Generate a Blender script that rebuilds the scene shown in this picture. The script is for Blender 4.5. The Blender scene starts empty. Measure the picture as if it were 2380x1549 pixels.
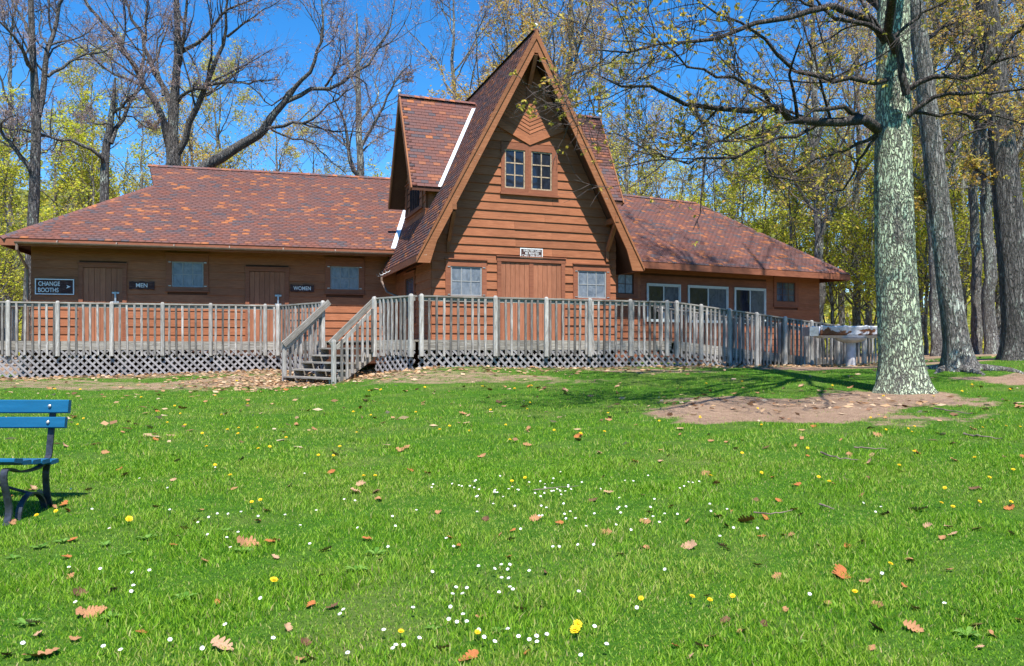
import bpy, math, random
import numpy as np
from mathutils import Matrix, Vector

random.seed(7)
RNG = np.random.default_rng(11)
scene = bpy.context.scene
COL = scene.collection

# ------------------------------------------------------------------ camera, sky, sun, exposure
F, CX, HY = 1800.0, 1190.0, 813.0          # focal length, centre column and horizon row of a 2380 px wide view
cam_data = bpy.data.cameras.new('camera')
cam_data.sensor_width = 36.0
cam_data.lens = 36.0 * F / 2380.0
cam_data.shift_y = (HY - 774.5) / 2380.0
cam_data.clip_end = 2000.0
cam = bpy.data.objects.new('camera', cam_data)
cam.location = (0, 0, 0)
cam.rotation_euler = (math.radians(90), 0, 0)
COL.objects.link(cam)
scene.camera = cam

SUN_EL = math.radians(62.0)
SUN_XY = np.array([0.17, -0.985]); SUN_XY /= np.linalg.norm(SUN_XY)
TO_SUN = Vector((SUN_XY[0] * math.cos(SUN_EL), SUN_XY[1] * math.cos(SUN_EL), math.sin(SUN_EL)))
world = bpy.data.worlds.new('World')
scene.world = world
world.use_nodes = True
nt = world.node_tree
nt.nodes.clear()
w_out = nt.nodes.new('ShaderNodeOutputWorld')
w_bg = nt.nodes.new('ShaderNodeBackground')
w_sky = nt.nodes.new('ShaderNodeTexSky')
w_sky.sky_type = 'NISHITA'
w_sky.sun_disc = False
w_sky.sun_elevation = SUN_EL
w_sky.sun_rotation = math.atan2(SUN_XY[0], SUN_XY[1])
w_sky.air_density = 1.0
w_sky.dust_density = 0.0
w_sky.altitude = 1500.0
w_sky.ozone_density = 4.0
w_hs = nt.nodes.new('ShaderNodeHueSaturation')
w_hs.inputs['Saturation'].default_value = 1.32
w_hs.inputs['Hue'].default_value = 0.5
w_bg.inputs['Strength'].default_value = 0.145
nt.links.new(w_sky.outputs[0], w_hs.inputs['Color'])
nt.links.new(w_hs.outputs[0], w_bg.inputs[0])
nt.links.new(w_bg.outputs[0], w_out.inputs[0])

sun_data = bpy.data.lights.new('sun', 'SUN')
sun_data.energy = 4.8
sun_data.angle = math.radians(0.53)
sun_data.color = (1.0, 0.95, 0.87)
sun = bpy.data.objects.new('sun', sun_data)
sun.rotation_euler = TO_SUN.to_track_quat('Z', 'Y').to_euler()
sun.location = (5, -20, 30)
COL.objects.link(sun)

vs = scene.view_settings
vs.view_transform = 'Standard'
vs.look = 'None'
vs.gamma = 1.0
vs.exposure = 0.85
vs.use_curve_mapping = False

scene.cycles.use_denoising = True
scene.cycles.max_bounces = 5
scene.cycles.diffuse_bounces = 3
scene.cycles.transparent_max_bounces = 8
scene.cycles.caustics_reflective = False
scene.cycles.caustics_refractive = False

# ------------------------------------------------------------------ materials
MATS = {}

def new_mat(name):
    m = bpy.data.materials.new(name)
    m.use_nodes = True
    n = m.node_tree
    n.nodes.clear()
    out = n.nodes.new('ShaderNodeOutputMaterial')
    b = n.nodes.new('ShaderNodeBsdfPrincipled')
    n.links.new(b.outputs[0], out.inputs[0])
    MATS[name] = m
    return m, n, b, out

def node(n, t, **kw):
    x = n.nodes.new(t)
    for k, v in kw.items():
        if k in x.inputs:
            x.inputs[k].default_value = v
        else:
            setattr(x, k, v)
    return x

def ramp(n, fac, stops, interp='LINEAR'):
    r = n.nodes.new('ShaderNodeValToRGB')
    r.color_ramp.interpolation = interp
    el = r.color_ramp.elements
    while len(el) < len(stops):
        el.new(0.5)
    for e, (p, c) in zip(el, stops):
        e.position = p
        e.color = (c[0], c[1], c[2], 1)
    n.links.new(fac, r.inputs[0])
    return r.outputs[0]

def mixc(n, fac, a, b, mode='MIX'):
    m = n.nodes.new('ShaderNodeMix')
    m.data_type = 'RGBA'
    m.blend_type = mode
    for s, v in ((m.inputs[0], fac), (m.inputs[6], a), (m.inputs[7], b)):
        if isinstance(v, (int, float)):
            s.default_value = v
        elif isinstance(v, tuple):
            s.default_value = (v[0], v[1], v[2], 1)
        else:
            n.links.new(v, s)
    return m.outputs[2]

def coords(n, scale=(1, 1, 1), rnd=True, kind='Object'):
    """object-space coordinates, shifted by a per-object random amount so that copies differ"""
    tc = n.nodes.new('ShaderNodeTexCoord')
    src = tc.outputs[kind]
    if rnd:
        oi = n.nodes.new('ShaderNodeObjectInfo')
        mu = node(n, 'ShaderNodeMath', operation='MULTIPLY')
        mu.inputs[1].default_value = 37.0
        n.links.new(oi.outputs['Random'], mu.inputs[0])
        ad = node(n, 'ShaderNodeVectorMath', operation='ADD')
        n.links.new(src, ad.inputs[0])
        n.links.new(mu.outputs[0], ad.inputs[1])
        src = ad.outputs[0]
    mp = n.nodes.new('ShaderNodeMapping')
    mp.inputs['Scale'].default_value = scale
    n.links.new(src, mp.inputs[0])
    return mp.outputs[0]

def noise(n, vec, scale, detail=4.0, rough=0.55, dist=0.0):
    t = node(n, 'ShaderNodeTexNoise')
    t.inputs['Scale'].default_value = scale
    t.inputs['Detail'].default_value = detail
    t.inputs['Roughness'].default_value = rough
    t.inputs['Distortion'].default_value = dist
    n.links.new(vec, t.inputs['Vector'])
    return t.outputs[0]

def add_bump(n, b, height, strength=0.3, distance=0.01):
    bp = n.nodes.new('ShaderNodeBump')
    bp.inputs['Strength'].default_value = strength
    bp.inputs['Distance'].default_value = distance
    n.links.new(height, bp.inputs['Height'])
    n.links.new(bp.outputs[0], b.inputs['Normal'])

def object_random(n, lo, hi):
    oi = n.nodes.new('ShaderNodeObjectInfo')
    mr = n.nodes.new('ShaderNodeMapRange')
    mr.inputs['To Min'].default_value = lo
    mr.inputs['To Max'].default_value = hi
    n.links.new(oi.outputs['Random'], mr.inputs[0])
    return mr.outputs[0]

def wood_mat(name, c_dark, c_mid, c_light, grain=(1.2, 14, 14), rough=0.75, var=(0.85, 1.15), bump=0.25, chips=None, scale=3.0):
    """painted or weathered board: grain runs along the board's own x axis (or z for uprights)"""
    m, n, b, out = new_mat(name)
    v = coords(n, grain)
    f = noise(n, v, scale, 6, 0.6, 0.6)
    col = ramp(n, f, [(0.28, c_dark), (0.5, c_mid), (0.72, c_light)])
    v2 = coords(n, (1, 1, 1))
    big = noise(n, v2, 1.3, 3)
    col = mixc(n, 0.35, col, ramp(n, big, [(0.3, (0.55, 0.53, 0.52)), (0.7, (1.25, 1.25, 1.25))]), 'MULTIPLY')
    hs = n.nodes.new('ShaderNodeHueSaturation')
    n.links.new(col, hs.inputs['Color'])
    n.links.new(object_random(n, *var), hs.inputs['Value'])
    col = hs.outputs[0]
    if chips:
        ch = noise(n, coords(n, (5, 18, 18)), 1.6, 5, 0.7)
        msk = ramp(n, ch, [(chips[0], (0, 0, 0)), (chips[0] + 0.03, (1, 1, 1))])
        col = mixc(n, msk, col, chips[1])
    n.links.new(col, b.inputs['Base Color'])
    b.inputs['Roughness'].default_value = rough
    b.inputs['Specular IOR Level'].default_value = 0.3
    add_bump(n, b, f, bump, 0.006)
    return m

wood_mat('brown_paint', (0.255, 0.090, 0.041), (0.335, 0.122, 0.055), (0.41, 0.160, 0.078), chips=(0.745, (0.55, 0.40, 0.25)), var=(0.88, 1.1))
wood_mat('brown_trim', (0.21, 0.074, 0.040), (0.275, 0.099, 0.052), (0.35, 0.135, 0.07), chips=(0.73, (0.5, 0.36, 0.24)), var=(0.92, 1.08))
wood_mat('rake_paint', (0.22, 0.085, 0.036), (0.29, 0.112, 0.047), (0.36, 0.15, 0.068), chips=(0.66, (0.5, 0.42, 0.34)), grain=(1.0, 10, 10))
wood_mat('door_paint', (0.29, 0.112, 0.060), (0.35, 0.140, 0.074), (0.41, 0.17, 0.092), grain=(14, 14, 1.2), var=(0.92, 1.08))
wood_mat('grey_board', (0.15, 0.13, 0.11), (0.32, 0.295, 0.26), (0.52, 0.49, 0.44), var=(0.75, 1.12), rough=0.85, bump=0.5)
wood_mat('grey_upright', (0.10, 0.09, 0.082), (0.29, 0.27, 0.25), (0.56, 0.54, 0.51), grain=(14, 14, 1.4), var=(0.4, 1.3), rough=0.85, bump=0.5)
wood_mat('grey_post', (0.20, 0.18, 0.16), (0.42, 0.40, 0.37), (0.64, 0.62, 0.58), grain=(14, 14, 1.4), var=(0.75, 1.15), rough=0.85, bump=0.5)
wood_mat('lattice_wood', (0.20, 0.185, 0.185), (0.31, 0.295, 0.30), (0.42, 0.405, 0.41), var=(0.75, 1.15), rough=0.9)
wood_mat('sign_wood', (0.035, 0.015, 0.015), (0.06, 0.025, 0.022), (0.16, 0.10, 0.085), grain=(2, 10, 10), var=(0.95, 1.05), chips=(0.70, (0.34, 0.29, 0.27)))
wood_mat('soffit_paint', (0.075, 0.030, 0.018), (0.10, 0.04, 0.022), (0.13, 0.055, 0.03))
wood_mat('deck_wood', (0.12, 0.10, 0.08), (0.2, 0.175, 0.145), (0.3, 0.27, 0.23))

def plain(name, col, rough=0.6, metal=0.0, var=0.12, scale=9.0, spec=0.4, bump=0.0):
    m, n, b, out = new_mat(name)
    f = noise(n, coords(n, (1, 1, 1)), scale, 5, 0.6)
    lo = tuple(c * (1 - var * 2) for c in col)
    hi = tuple(min(1.0, c * (1 + var * 2)) for c in col)
    n.links.new(ramp(n, f, [(0.3, lo), (0.7, hi)]), b.inputs['Base Color'])
    b.inputs['Roughness'].default_value = rough
    b.inputs['Metallic'].default_value = metal
    b.inputs['Specular IOR Level'].default_value = spec
    if bump:
        add_bump(n, b, f, bump, 0.004)
    return m

plain('gutter_metal', (0.20, 0.135, 0.10), 0.45)
plain('galvanised', (0.42, 0.44, 0.46), 0.4, 0.6)
plain('white_flashing', (0.72, 0.76, 0.82), 0.4, var=0.05)
plain('white_paint', (0.78, 0.78, 0.77), 0.5, var=0.05)
plain('window_vinyl', (0.56, 0.62, 0.60), 0.45, var=0.05)
plain('sash_wood', (0.40, 0.30, 0.20), 0.7, var=0.25, scale=20)
plain('sash_dark', (0.10, 0.05, 0.035), 0.7, var=0.2)
plain('sash_pale', (0.30, 0.31, 0.31), 0.7, var=0.1, scale=20)
plain('bolt_metal', (0.55, 0.5, 0.45), 0.4, 0.7)
plain('bench_iron', (0.035, 0.04, 0.055), 0.42, var=0.3, scale=25, bump=0.2)
plain('concrete', (0.30, 0.29, 0.27), 0.9, bump=0.3)
plain('dark_inside', (0.02, 0.016, 0.014), 0.9)

m, n, b, out = new_mat('bench_blue')
f = noise(n, coords(n, (1, 6, 6)), 4, 5, 0.6)
n.links.new(ramp(n, f, [(0.3, (0.006, 0.09, 0.19)), (0.6, (0.008, 0.115, 0.24)), (0.78, (0.02, 0.15, 0.29))]), b.inputs['Base Color'])
b.inputs['Roughness'].default_value = 0.38
add_bump(n, b, f, 0.12, 0.004)

def glass_mat(name, c0, c1, rough, spec=0.9):
    m, n, b, out = new_mat(name)
    f = noise(n, coords(n, (2.0, 2.0, 1.2)), 2.2, 3, 0.6, 1.5)
    n.links.new(ramp(n, f, [(0.3, c0), (0.7, c1)]), b.inputs['Base Color'])
    b.inputs['Roughness'].default_value = rough
    b.inputs['IOR'].default_value = 1.5
    b.inputs['Specular IOR Level'].default_value = spec
    g = noise(n, coords(n, (1, 1, 1)), 3.0, 2)
    add_bump(n, b, g, 0.05, 0.02)
    return m

glass_mat('hazy_pane', (0.10, 0.125, 0.16), (0.25, 0.28, 0.32), 0.22, 0.5)
glass_mat('dark_pane', (0.010, 0.013, 0.020), (0.03, 0.035, 0.05), 0.03, 0.5)
glass_mat('mirror_pane', (0.03, 0.045, 0.08), (0.10, 0.13, 0.18), 0.03, 0.6)

# shingle colours: the tabs themselves are of different colours
SHINGLE = []
for nm, c in (('shingle_brown', (0.160, 0.080, 0.070)), ('shingle_red', (0.190, 0.080, 0.062)), ('shingle_dull', (0.145, 0.082, 0.077)),
              ('shingle_slate', (0.100, 0.080, 0.088)), ('shingle_orange', (0.36, 0.135, 0.06)), ('shingle_rust', (0.28, 0.115, 0.068))):
    m, n, b, out = new_mat(nm)
    f = noise(n, coords(n, (1, 1, 1), rnd=False), 60, 4, 0.7)
    g = noise(n, coords(n, (1, 1, 1), rnd=False), 0.7, 3, 0.6)
    col = ramp(n, f, [(0.25, tuple(x * 0.75 for x in c)), (0.75, tuple(x * 1.28 for x in c))])
    col = mixc(n, 0.5, col, ramp(n, g, [(0.3, (0.82, 0.82, 0.84)), (0.7, (1.12, 1.1, 1.08))]), 'MULTIPLY')
    n.links.new(col, b.inputs['Base Color'])
    b.inputs['Roughness'].default_value = 0.95
    b.inputs['Specular IOR Level'].default_value = 0.2
    add_bump(n, b, f, 0.35, 0.004)
    SHINGLE.append(m)
SHINGLE_P = [0.36, 0.22, 0.20, 0.08, 0.065, 0.075]

def bark_mat(name, dark, mid, light, lichen=None, lich_amt=0.5, vscale=(9, 9, 1.6), s=1.0, bump=1.0):
    m, n, b, out = new_mat(name)
    v = coords(n, vscale)
    f = noise(n, v, 2.2 * s, 8, 0.65, 0.8)
    vo = n.nodes.new('ShaderNodeTexVoronoi')
    vo.feature = 'DISTANCE_TO_EDGE'
    vo.inputs['Scale'].default_value = 2.0 * s
    wn = node(n, 'ShaderNodeTexNoise')
    wn.inputs['Scale'].default_value = 1.6; wn.inputs['Detail'].default_value = 5.0
    n.links.new(v, wn.inputs['Vector'])
    ad = node(n, 'ShaderNodeVectorMath', operation='MULTIPLY_ADD')
    n.links.new(wn.outputs[1], ad.inputs[0]); ad.inputs[1].default_value = (1.3, 1.3, 1.3); n.links.new(v, ad.inputs[2])
    n.links.new(ad.outputs[0], vo.inputs['Vector'])
    crack = ramp(n, vo.outputs[0], [(0.0, (0, 0, 0)), (0.22, (1, 1, 1))])
    col = ramp(n, f, [(0.3, dark), (0.5, mid), (0.7, light)])
    if lichen:
        lf = noise(n, coords(n, (1.6, 1.6, 0.6)), 1.7, 7, 0.72)
        lf2 = noise(n, coords(n, (1, 1, 1)), 26, 5, 0.7)
        mx = node(n, 'ShaderNodeMath', operation='MULTIPLY_ADD')
        n.links.new(lf2, mx.inputs[0]); mx.inputs[1].default_value = 0.3
        n.links.new(lf, mx.inputs[2])
        msk = ramp(n, mx.outputs[0], [(lich_amt + 0.30, (0, 0, 0)), (lich_amt + 0.42, (1, 1, 1))])
        msk = mixc(n, 1.0, msk, crack, 'MULTIPLY')
        lc = ramp(n, lf2, [(0.3, tuple(x * 0.8 for x in lichen)), (0.7, tuple(x * 1.2 for x in lichen))])
        col = mixc(n, msk, col, lc)
    col = mixc(n, 0.42, col, crack, 'MULTIPLY')
    n.links.new(col, b.inputs['Base Color'])
    b.inputs['Roughness'].default_value = 0.95
    b.inputs['Specular IOR Level'].default_value = 0.15
    hm = node(n, 'ShaderNodeMath', operation='MULTIPLY_ADD')
    n.links.new(crack, hm.inputs[0]); hm.inputs[1].default_value = 0.8
    n.links.new(f, hm.inputs[2])
    add_bump(n, b, hm.outputs[0], bump, 0.04)
    return m

bark_mat('oak_bark', (0.11, 0.10, 0.085), (0.23, 0.21, 0.185), (0.38, 0.36, 0.32), (0.66, 0.77, 0.52), 0.20, vscale=(7.5, 7.5, 2.3), s=1.35, bump=1.0)
bark_mat('grey_bark', (0.10, 0.09, 0.08), (0.24, 0.22, 0.20), (0.42, 0.40, 0.37), (0.58, 0.63, 0.53), 0.34)
bark_mat('dark_bark', (0.065, 0.055, 0.055), (0.16, 0.145, 0.135), (0.32, 0.30, 0.28), (0.44, 0.50, 0.42), 0.40)
bark_mat('limb_bark', (0.045, 0.036, 0.034), (0.105, 0.088, 0.080), (0.20, 0.18, 0.165), (0.26, 0.29, 0.27), 0.54)
plain('twig_bark', (0.115, 0.085, 0.078), 0.9, var=0.3, scale=3)
plain('twig_pale', (0.24, 0.20, 0.19), 0.9, var=0.3, scale=3)
plain('twig_plum', (0.20, 0.155, 0.165), 0.9, var=0.3, scale=3)

def leaf_mat(name, stops, trans=0.35, rough=0.6):
    """thin leaf: every leaf gets its own tone, some light comes through"""
    m, n, b, out = new_mat(name)
    g = n.nodes.new('ShaderNodeNewGeometry')
    col = ramp(n, g.outputs['Random Per Island'], stops)
    n.links.new(col, b.inputs['Base Color'])
    b.inputs['Roughness'].default_value = rough
    b.inputs['Specular IOR Level'].default_value = 0.25
    tr = n.nodes.new('ShaderNodeBsdfTranslucent')
    n.links.new(col, tr.inputs[0])
    mx = n.nodes.new('ShaderNodeMixShader')
    mx.inputs[0].default_value = trans
    n.links.new(b.outputs[0], mx.inputs[1])
    n.links.new(tr.outputs[0], mx.inputs[2])
    n.links.new(mx.outputs[0], out.inputs[0])
    return m

leaf_mat('leaf_green', [(0.0, (0.42, 0.47, 0.035)), (0.4, (0.60, 0.64, 0.05)), (0.8, (0.70, 0.68, 0.08)), (1.0, (0.66, 0.50, 0.10))], 0.5)
leaf_mat('leaf_olive', [(0.0, (0.44, 0.38, 0.05)), (0.5, (0.60, 0.55, 0.08)), (1.0, (0.68, 0.68, 0.13))], 0.5)
leaf_mat('leaf_amber', [(0.0, (0.52, 0.28, 0.06)), (0.5, (0.66, 0.45, 0.09)), (1.0, (0.68, 0.62, 0.13))], 0.5)
leaf_mat('bud_plum', [(0.0, (0.42, 0.30, 0.30)), (0.6, (0.52, 0.36, 0.28)), (1.0, (0.60, 0.42, 0.20))], 0.35)
leaf_mat('leaf_oak_young', [(0.0, (0.40, 0.33, 0.05)), (0.45, (0.56, 0.48, 0.07)), (0.8, (0.62, 0.46, 0.08)), (1.0, (0.62, 0.34, 0.08))], 0.4)
leaf_mat('grass_blade', [(0.0, (0.08, 0.21, 0.010)), (0.35, (0.17, 0.37, 0.016)), (0.75, (0.27, 0.48, 0.028)), (0.95, (0.36, 0.51, 0.06)), (1.0, (0.44, 0.42, 0.17))], 0.4, 0.5)
leaf_mat('grass_pale', [(0.0, (0.17, 0.33, 0.02)), (0.5, (0.30, 0.46, 0.045)), (0.9, (0.42, 0.48, 0.10)), (1.0, (0.50, 0.44, 0.20))], 0.4, 0.5)
leaf_mat('weed_leaf', [(0.0, (0.06, 0.17, 0.02)), (0.5, (0.12, 0.28, 0.035)), (1.0, (0.22, 0.38, 0.07))], 0.3, 0.4)
leaf_mat('grass_dry', [(0.0, (0.46, 0.38, 0.19)), (0.5, (0.36, 0.38, 0.10)), (1.0, (0.20, 0.36, 0.04))], 0.3)
leaf_mat('litter', [(0.0, (0.22, 0.11, 0.06)), (0.3, (0.44, 0.25, 0.12)), (0.7, (0.56, 0.38, 0.22)), (1.0, (0.62, 0.48, 0.33))], 0.2, 0.8)
for nm, c in (('dry_leaf_tan', (0.36, 0.18, 0.085)), ('dry_leaf_orange', (0.36, 0.125, 0.04)), ('dry_leaf_dark', (0.14, 0.07, 0.04)), ('dry_leaf_pale', (0.42, 0.25, 0.15))):
    m = plain(nm, c, 0.8, var=0.2, scale=30, spec=0.2)
plain('daisy_white', (0.80, 0.80, 0.80), 0.7, var=0.03)
plain('daisy_yolk', (0.75, 0.48, 0.03), 0.7, var=0.1)
plain('dandelion_yellow', (0.78, 0.52, 0.008), 0.7, var=0.12, scale=60)
plain('stem_green', (0.10, 0.22, 0.03), 0.6)
plain('twig_dead', (0.20, 0.15, 0.12), 0.9, var=0.3)

m, n, b, out = new_mat('rusty_enamel')
v = coords(n, (1, 1, 1.5), rnd=False)
f = noise(n, v, 2.3, 6, 0.62, 0.4)
tc = n.nodes.new('ShaderNodeTexCoord')
sep = n.nodes.new('ShaderNodeSeparateXYZ')
n.links.new(tc.outputs['Object'], sep.inputs[0])
mr = n.nodes.new('ShaderNodeMapRange')
mr.inputs['From Min'].default_value = 0.84; mr.inputs['From Max'].default_value = 1.08
mr.inputs['To Min'].default_value = 0.10; mr.inputs['To Max'].default_value = -0.08
n.links.new(sep.outputs[2], mr.inputs[0])
ad = node(n, 'ShaderNodeMath', operation='ADD')
n.links.new(f, ad.inputs[0]); n.links.new(mr.outputs[0], ad.inputs[1])
msk = ramp(n, ad.outputs[0], [(0.54, (0, 0, 0)), (0.57, (1, 1, 1))])
rf = noise(n, v, 14, 5, 0.7)
rust = ramp(n, rf, [(0.3, (0.07, 0.022, 0.012)), (0.6, (0.20, 0.075, 0.03)), (0.8, (0.36, 0.17, 0.06))])
n.links.new(mixc(n, msk, (0.60, 0.61, 0.66), rust), b.inputs['Base Color'])
b.inputs['Roughness'].default_value = 0.5

# ------------------------------------------------------------------ mesh helpers
ROOT = {}

def link(o, parent=None):
    COL.objects.link(o)
    if parent is not None:
        o.parent = parent
    return o

def tag(o, label, cat, group=None):
    o['label'] = label
    o['category'] = cat
    if group:
        o['group'] = group
    return o

def thing(name, label, cat, loc=(0, 0, 0), group=None):
    o = bpy.data.objects.new(name, None)
    o.location = loc
    o.empty_display_size = 0.2
    link(o)
    ROOT[o.name] = np.array(loc, float)
    return tag(o, label, cat, group)

def root_loc(parent):
    p = parent
    while p is not None and p.parent is not None:
        p = p.parent
    if p is None:
        return np.zeros(3)
    return np.array(p.location)

def np_mesh(name, V, polys, mats=(), mat_idx=None, smooth=False):
    """V (n,3); polys: list of (m,k) index arrays"""
    me = bpy.data.meshes.new(name)
    V = np.asarray(V, np.float32).reshape(-1, 3)
    polys = [np.asarray(p, np.int32) for p in polys if len(p)]
    me.vertices.add(len(V))
    me.vertices.foreach_set('co', V.ravel())
    nl = sum(p.size for p in polys)
    npoly = sum(len(p) for p in polys)
    me.loops.add(nl)
    me.loops.foreach_set('vertex_index', np.concatenate([p.ravel() for p in polys]))
    starts, s = [], 0
    for p in polys:
        k = p.shape[1]
        starts.append(s + np.arange(len(p), dtype=np.int32) * k)
        s += p.size
    me.polygons.add(npoly)
    me.polygons.foreach_set('loop_start', np.concatenate(starts))
    if mat_idx is not None:
        me.polygons.foreach_set('material_index', np.asarray(mat_idx, np.int32))
    if smooth:
        me.polygons.foreach_set('use_smooth', np.ones(npoly, bool))
    me.update(calc_edges=True)
    for mt in mats:
        me.materials.append(MATS[mt] if isinstance(mt, str) else mt)
    return me

def mesh_obj(name, V, polys, mats, parent=None, mat_idx=None, smooth=False, world=True):
    """one mesh object; V in world coordinates (made local to the thing's base)"""
    V = np.asarray(V, float).reshape(-1, 3)
    if world and parent is not None:
        V = V - root_loc(parent)
    if isinstance(mats, str):
        mats = (mats,)
    o = bpy.data.objects.new(name, np_mesh(name, V, polys, mats, mat_idx, smooth))
    return link(o, parent)

BOXQ = np.array([[0, 3, 2, 1], [4, 5, 6, 7], [0, 1, 5, 4], [1, 2, 6, 5], [2, 3, 7, 6], [3, 0, 4, 7]])

def box_v(x0, x1, y0, y1, z0, z1):
    return np.array([[x0, y0, z0], [x1, y0, z0], [x1, y1, z0], [x0, y1, z0], [x0, y0, z1], [x1, y0, z1], [x1, y1, z1], [x0, y1, z1]], float)

class Geo:
    """collects pieces of ONE part"""
    def __init__(s):
        s.V, s.Q, s.n = [], [], 0
    def add(s, V, Q):
        V = np.asarray(V, float)
        s.V.append(V)
        for q in Q:
            s.Q.append([int(i) + s.n for i in q])
        s.n += len(V)
        return s
    def box(s, *a):
        return s.add(box_v(*a), BOXQ)
    def prism(s, poly, y0, y1):
        """poly: (x,z) list, extruded along y"""
        k = len(poly)
        V = [(x, y0, z) for x, z in poly] + [(x, y1, z) for x, z in poly]
        Q = [list(range(k)), list(range(2 * k - 1, k - 1, -1))] + [[i, i + k, (i + 1) % k + k, (i + 1) % k] for i in range(k)]
        return s.add(V, Q)
    def tube(s, pts, r, sides=8, cap=True):
        pts = np.asarray(pts, float)
        r = np.broadcast_to(np.asarray(r, float), (len(pts),))
        V, Q = tubes(pts[None], r[None], sides)
        s.add(V, Q)
        if cap:
            s.Q.append([s.n - sides * len(pts) + i for i in range(sides)][::-1])
            s.Q.append([s.n - sides + i for i in range(sides)])
        return s
    def mesh(s, name, mat, smooth=False):
        me = bpy.data.meshes.new(name)
        me.from_pydata(np.concatenate(s.V).tolist(), [], s.Q)
        me.update()
        if smooth:
            for p in me.polygons:
                p.use_smooth = True
        me.materials.append(MATS[mat])
        return me

def tubes(P, R, sides):
    """P (N,K,3) polylines, R (N,K) radii -> vertices, quads"""
    P = np.asarray(P, float); R = np.asarray(R, float)
    N, K, _ = P.shape
    T = np.gradient(P, axis=1)
    T /= np.linalg.norm(T, axis=2, keepdims=True) + 1e-9
    D = P[:, -1] - P[:, 0]
    D /= np.linalg.norm(D, axis=1, keepdims=True) + 1e-9
    ref = np.where(np.abs(D[:, 2:3]) < 0.75, np.array([[0., 0., 1.]]), np.array([[1., 0., 0.]]))[:, None, :]
    n1 = np.cross(T, np.broadcast_to(ref, T.shape))
    n1 /= np.linalg.norm(n1, axis=2, keepdims=True) + 1e-9
    n2 = np.cross(T, n1)
    a = np.arange(sides) * (2 * math.pi / sides)
    ring = P[:, :, None, :] + R[:, :, None, None] * (np.cos(a)[None, None, :, None] * n1[:, :, None, :] + np.sin(a)[None, None, :, None] * n2[:, :, None, :])
    V = ring.reshape(-1, 3)
    base = (np.arange(N) * K * sides)[:, None, None] + (np.arange(K - 1) * sides)[None, :, None]
    j = np.arange(sides)[None, None, :]
    j2 = (j + 1) % sides
    Q = np.stack([base + j, base + j2, base + sides + j2, base + sides + j], -1).reshape(-1, 4)
    return V, Q

class Frame:
    """a wall's own frame: t runs along the wall, w runs back into the building"""
    def __init__(s, x, y, yaw_deg):
        s.o = np.array([x, y], float)
        s.yaw = math.radians(yaw_deg)
        s.e = np.array([math.cos(s.yaw), math.sin(s.yaw)])
        s.i = np.array([-math.sin(s.yaw), math.cos(s.yaw)])
    def p(s, t, w, z):
        q = s.o + t * s.e + w * s.i
        return np.array([q[0], q[1], z])
    def tz(s, u, v, w=0.0):
        """where the view ray through (u,v) meets the plane w"""
        k = (u - CX) / F
        o = s.o + w * s.i
        t = (k * o[1] - o[0]) / (s.e[0] - k * s.e[1])
        y = o[1] + t * s.e[1]
        return t, (HY - v) / F * y
    def t(s, u, w=0.0):
        return s.tz(u, 0, w)[0]
    def z(s, u, v, w=0.0):
        return s.tz(u, v, w)[1]

WM = {}
def world_of(o):
    """world matrix of a thing or part, without waiting for the scene to update"""
    if o is None:
        return Matrix.Identity(4)
    if o.name in WM:
        return WM[o.name]
    return world_of(o.parent) @ o.matrix_basis

def place(name, me, parent, loc, yaw=0.0, rot=None):
    """a piece with its own axes, put at a world place whatever its parent's own place is"""
    o = bpy.data.objects.new(name, me)
    e = Vector((0, 0, yaw)) if rot is None else rot
    M = Matrix.Translation(Vector(np.asarray(loc, float))) @ (Matrix.Rotation(yaw, 4, 'Z') if rot is None else rot.to_matrix().to_4x4())
    o.matrix_basis = world_of(parent).inverted() @ M
    link(o, parent)
    WM[o.name] = M
    return o

_boxes = {}
def box_mesh(name, lx, ly, lz, mat, bevel=0.0):
    """box centred on its middle, x is its length; alike boxes share one mesh"""
    key = (name, round(lx, 3), round(ly, 3), round(lz, 3), mat)
    if key not in _boxes:
        g = Geo().box(-lx / 2, lx / 2, -ly / 2, ly / 2, -lz / 2, lz / 2)
        _boxes[key] = g.mesh(name, mat)
    return _boxes[key]

def bar(name, p0, p1, wy, wz, mat, parent, roll=0.0):
    """a straight board from p0 to p1 (world), wy thick sideways, wz high"""
    p0 = np.asarray(p0, float); p1 = np.asarray(p1, float)
    d = p1 - p0
    L = np.linalg.norm(d)
    me = box_mesh(name, L, wy, wz, mat)
    yaw = math.atan2(d[1], d[0])
    pitch = -math.asin(d[2] / L)
    rot = (Matrix.Rotation(yaw, 3, 'Z') @ Matrix.Rotation(pitch, 3, 'Y') @ Matrix.Rotation(roll, 3, 'X')).to_euler()
    return place(name, me, parent, (p0 + p1) / 2, rot=rot)

def geo_in(fr, g, name, mat, parent, t=0.0, w=0.0, z=0.0, smooth=False):
    """a Geo written in the frame's local x (along), y (back), z"""
    return place(name, g.mesh(name, mat, smooth), parent, fr.p(t, w, z), fr.yaw)

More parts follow.
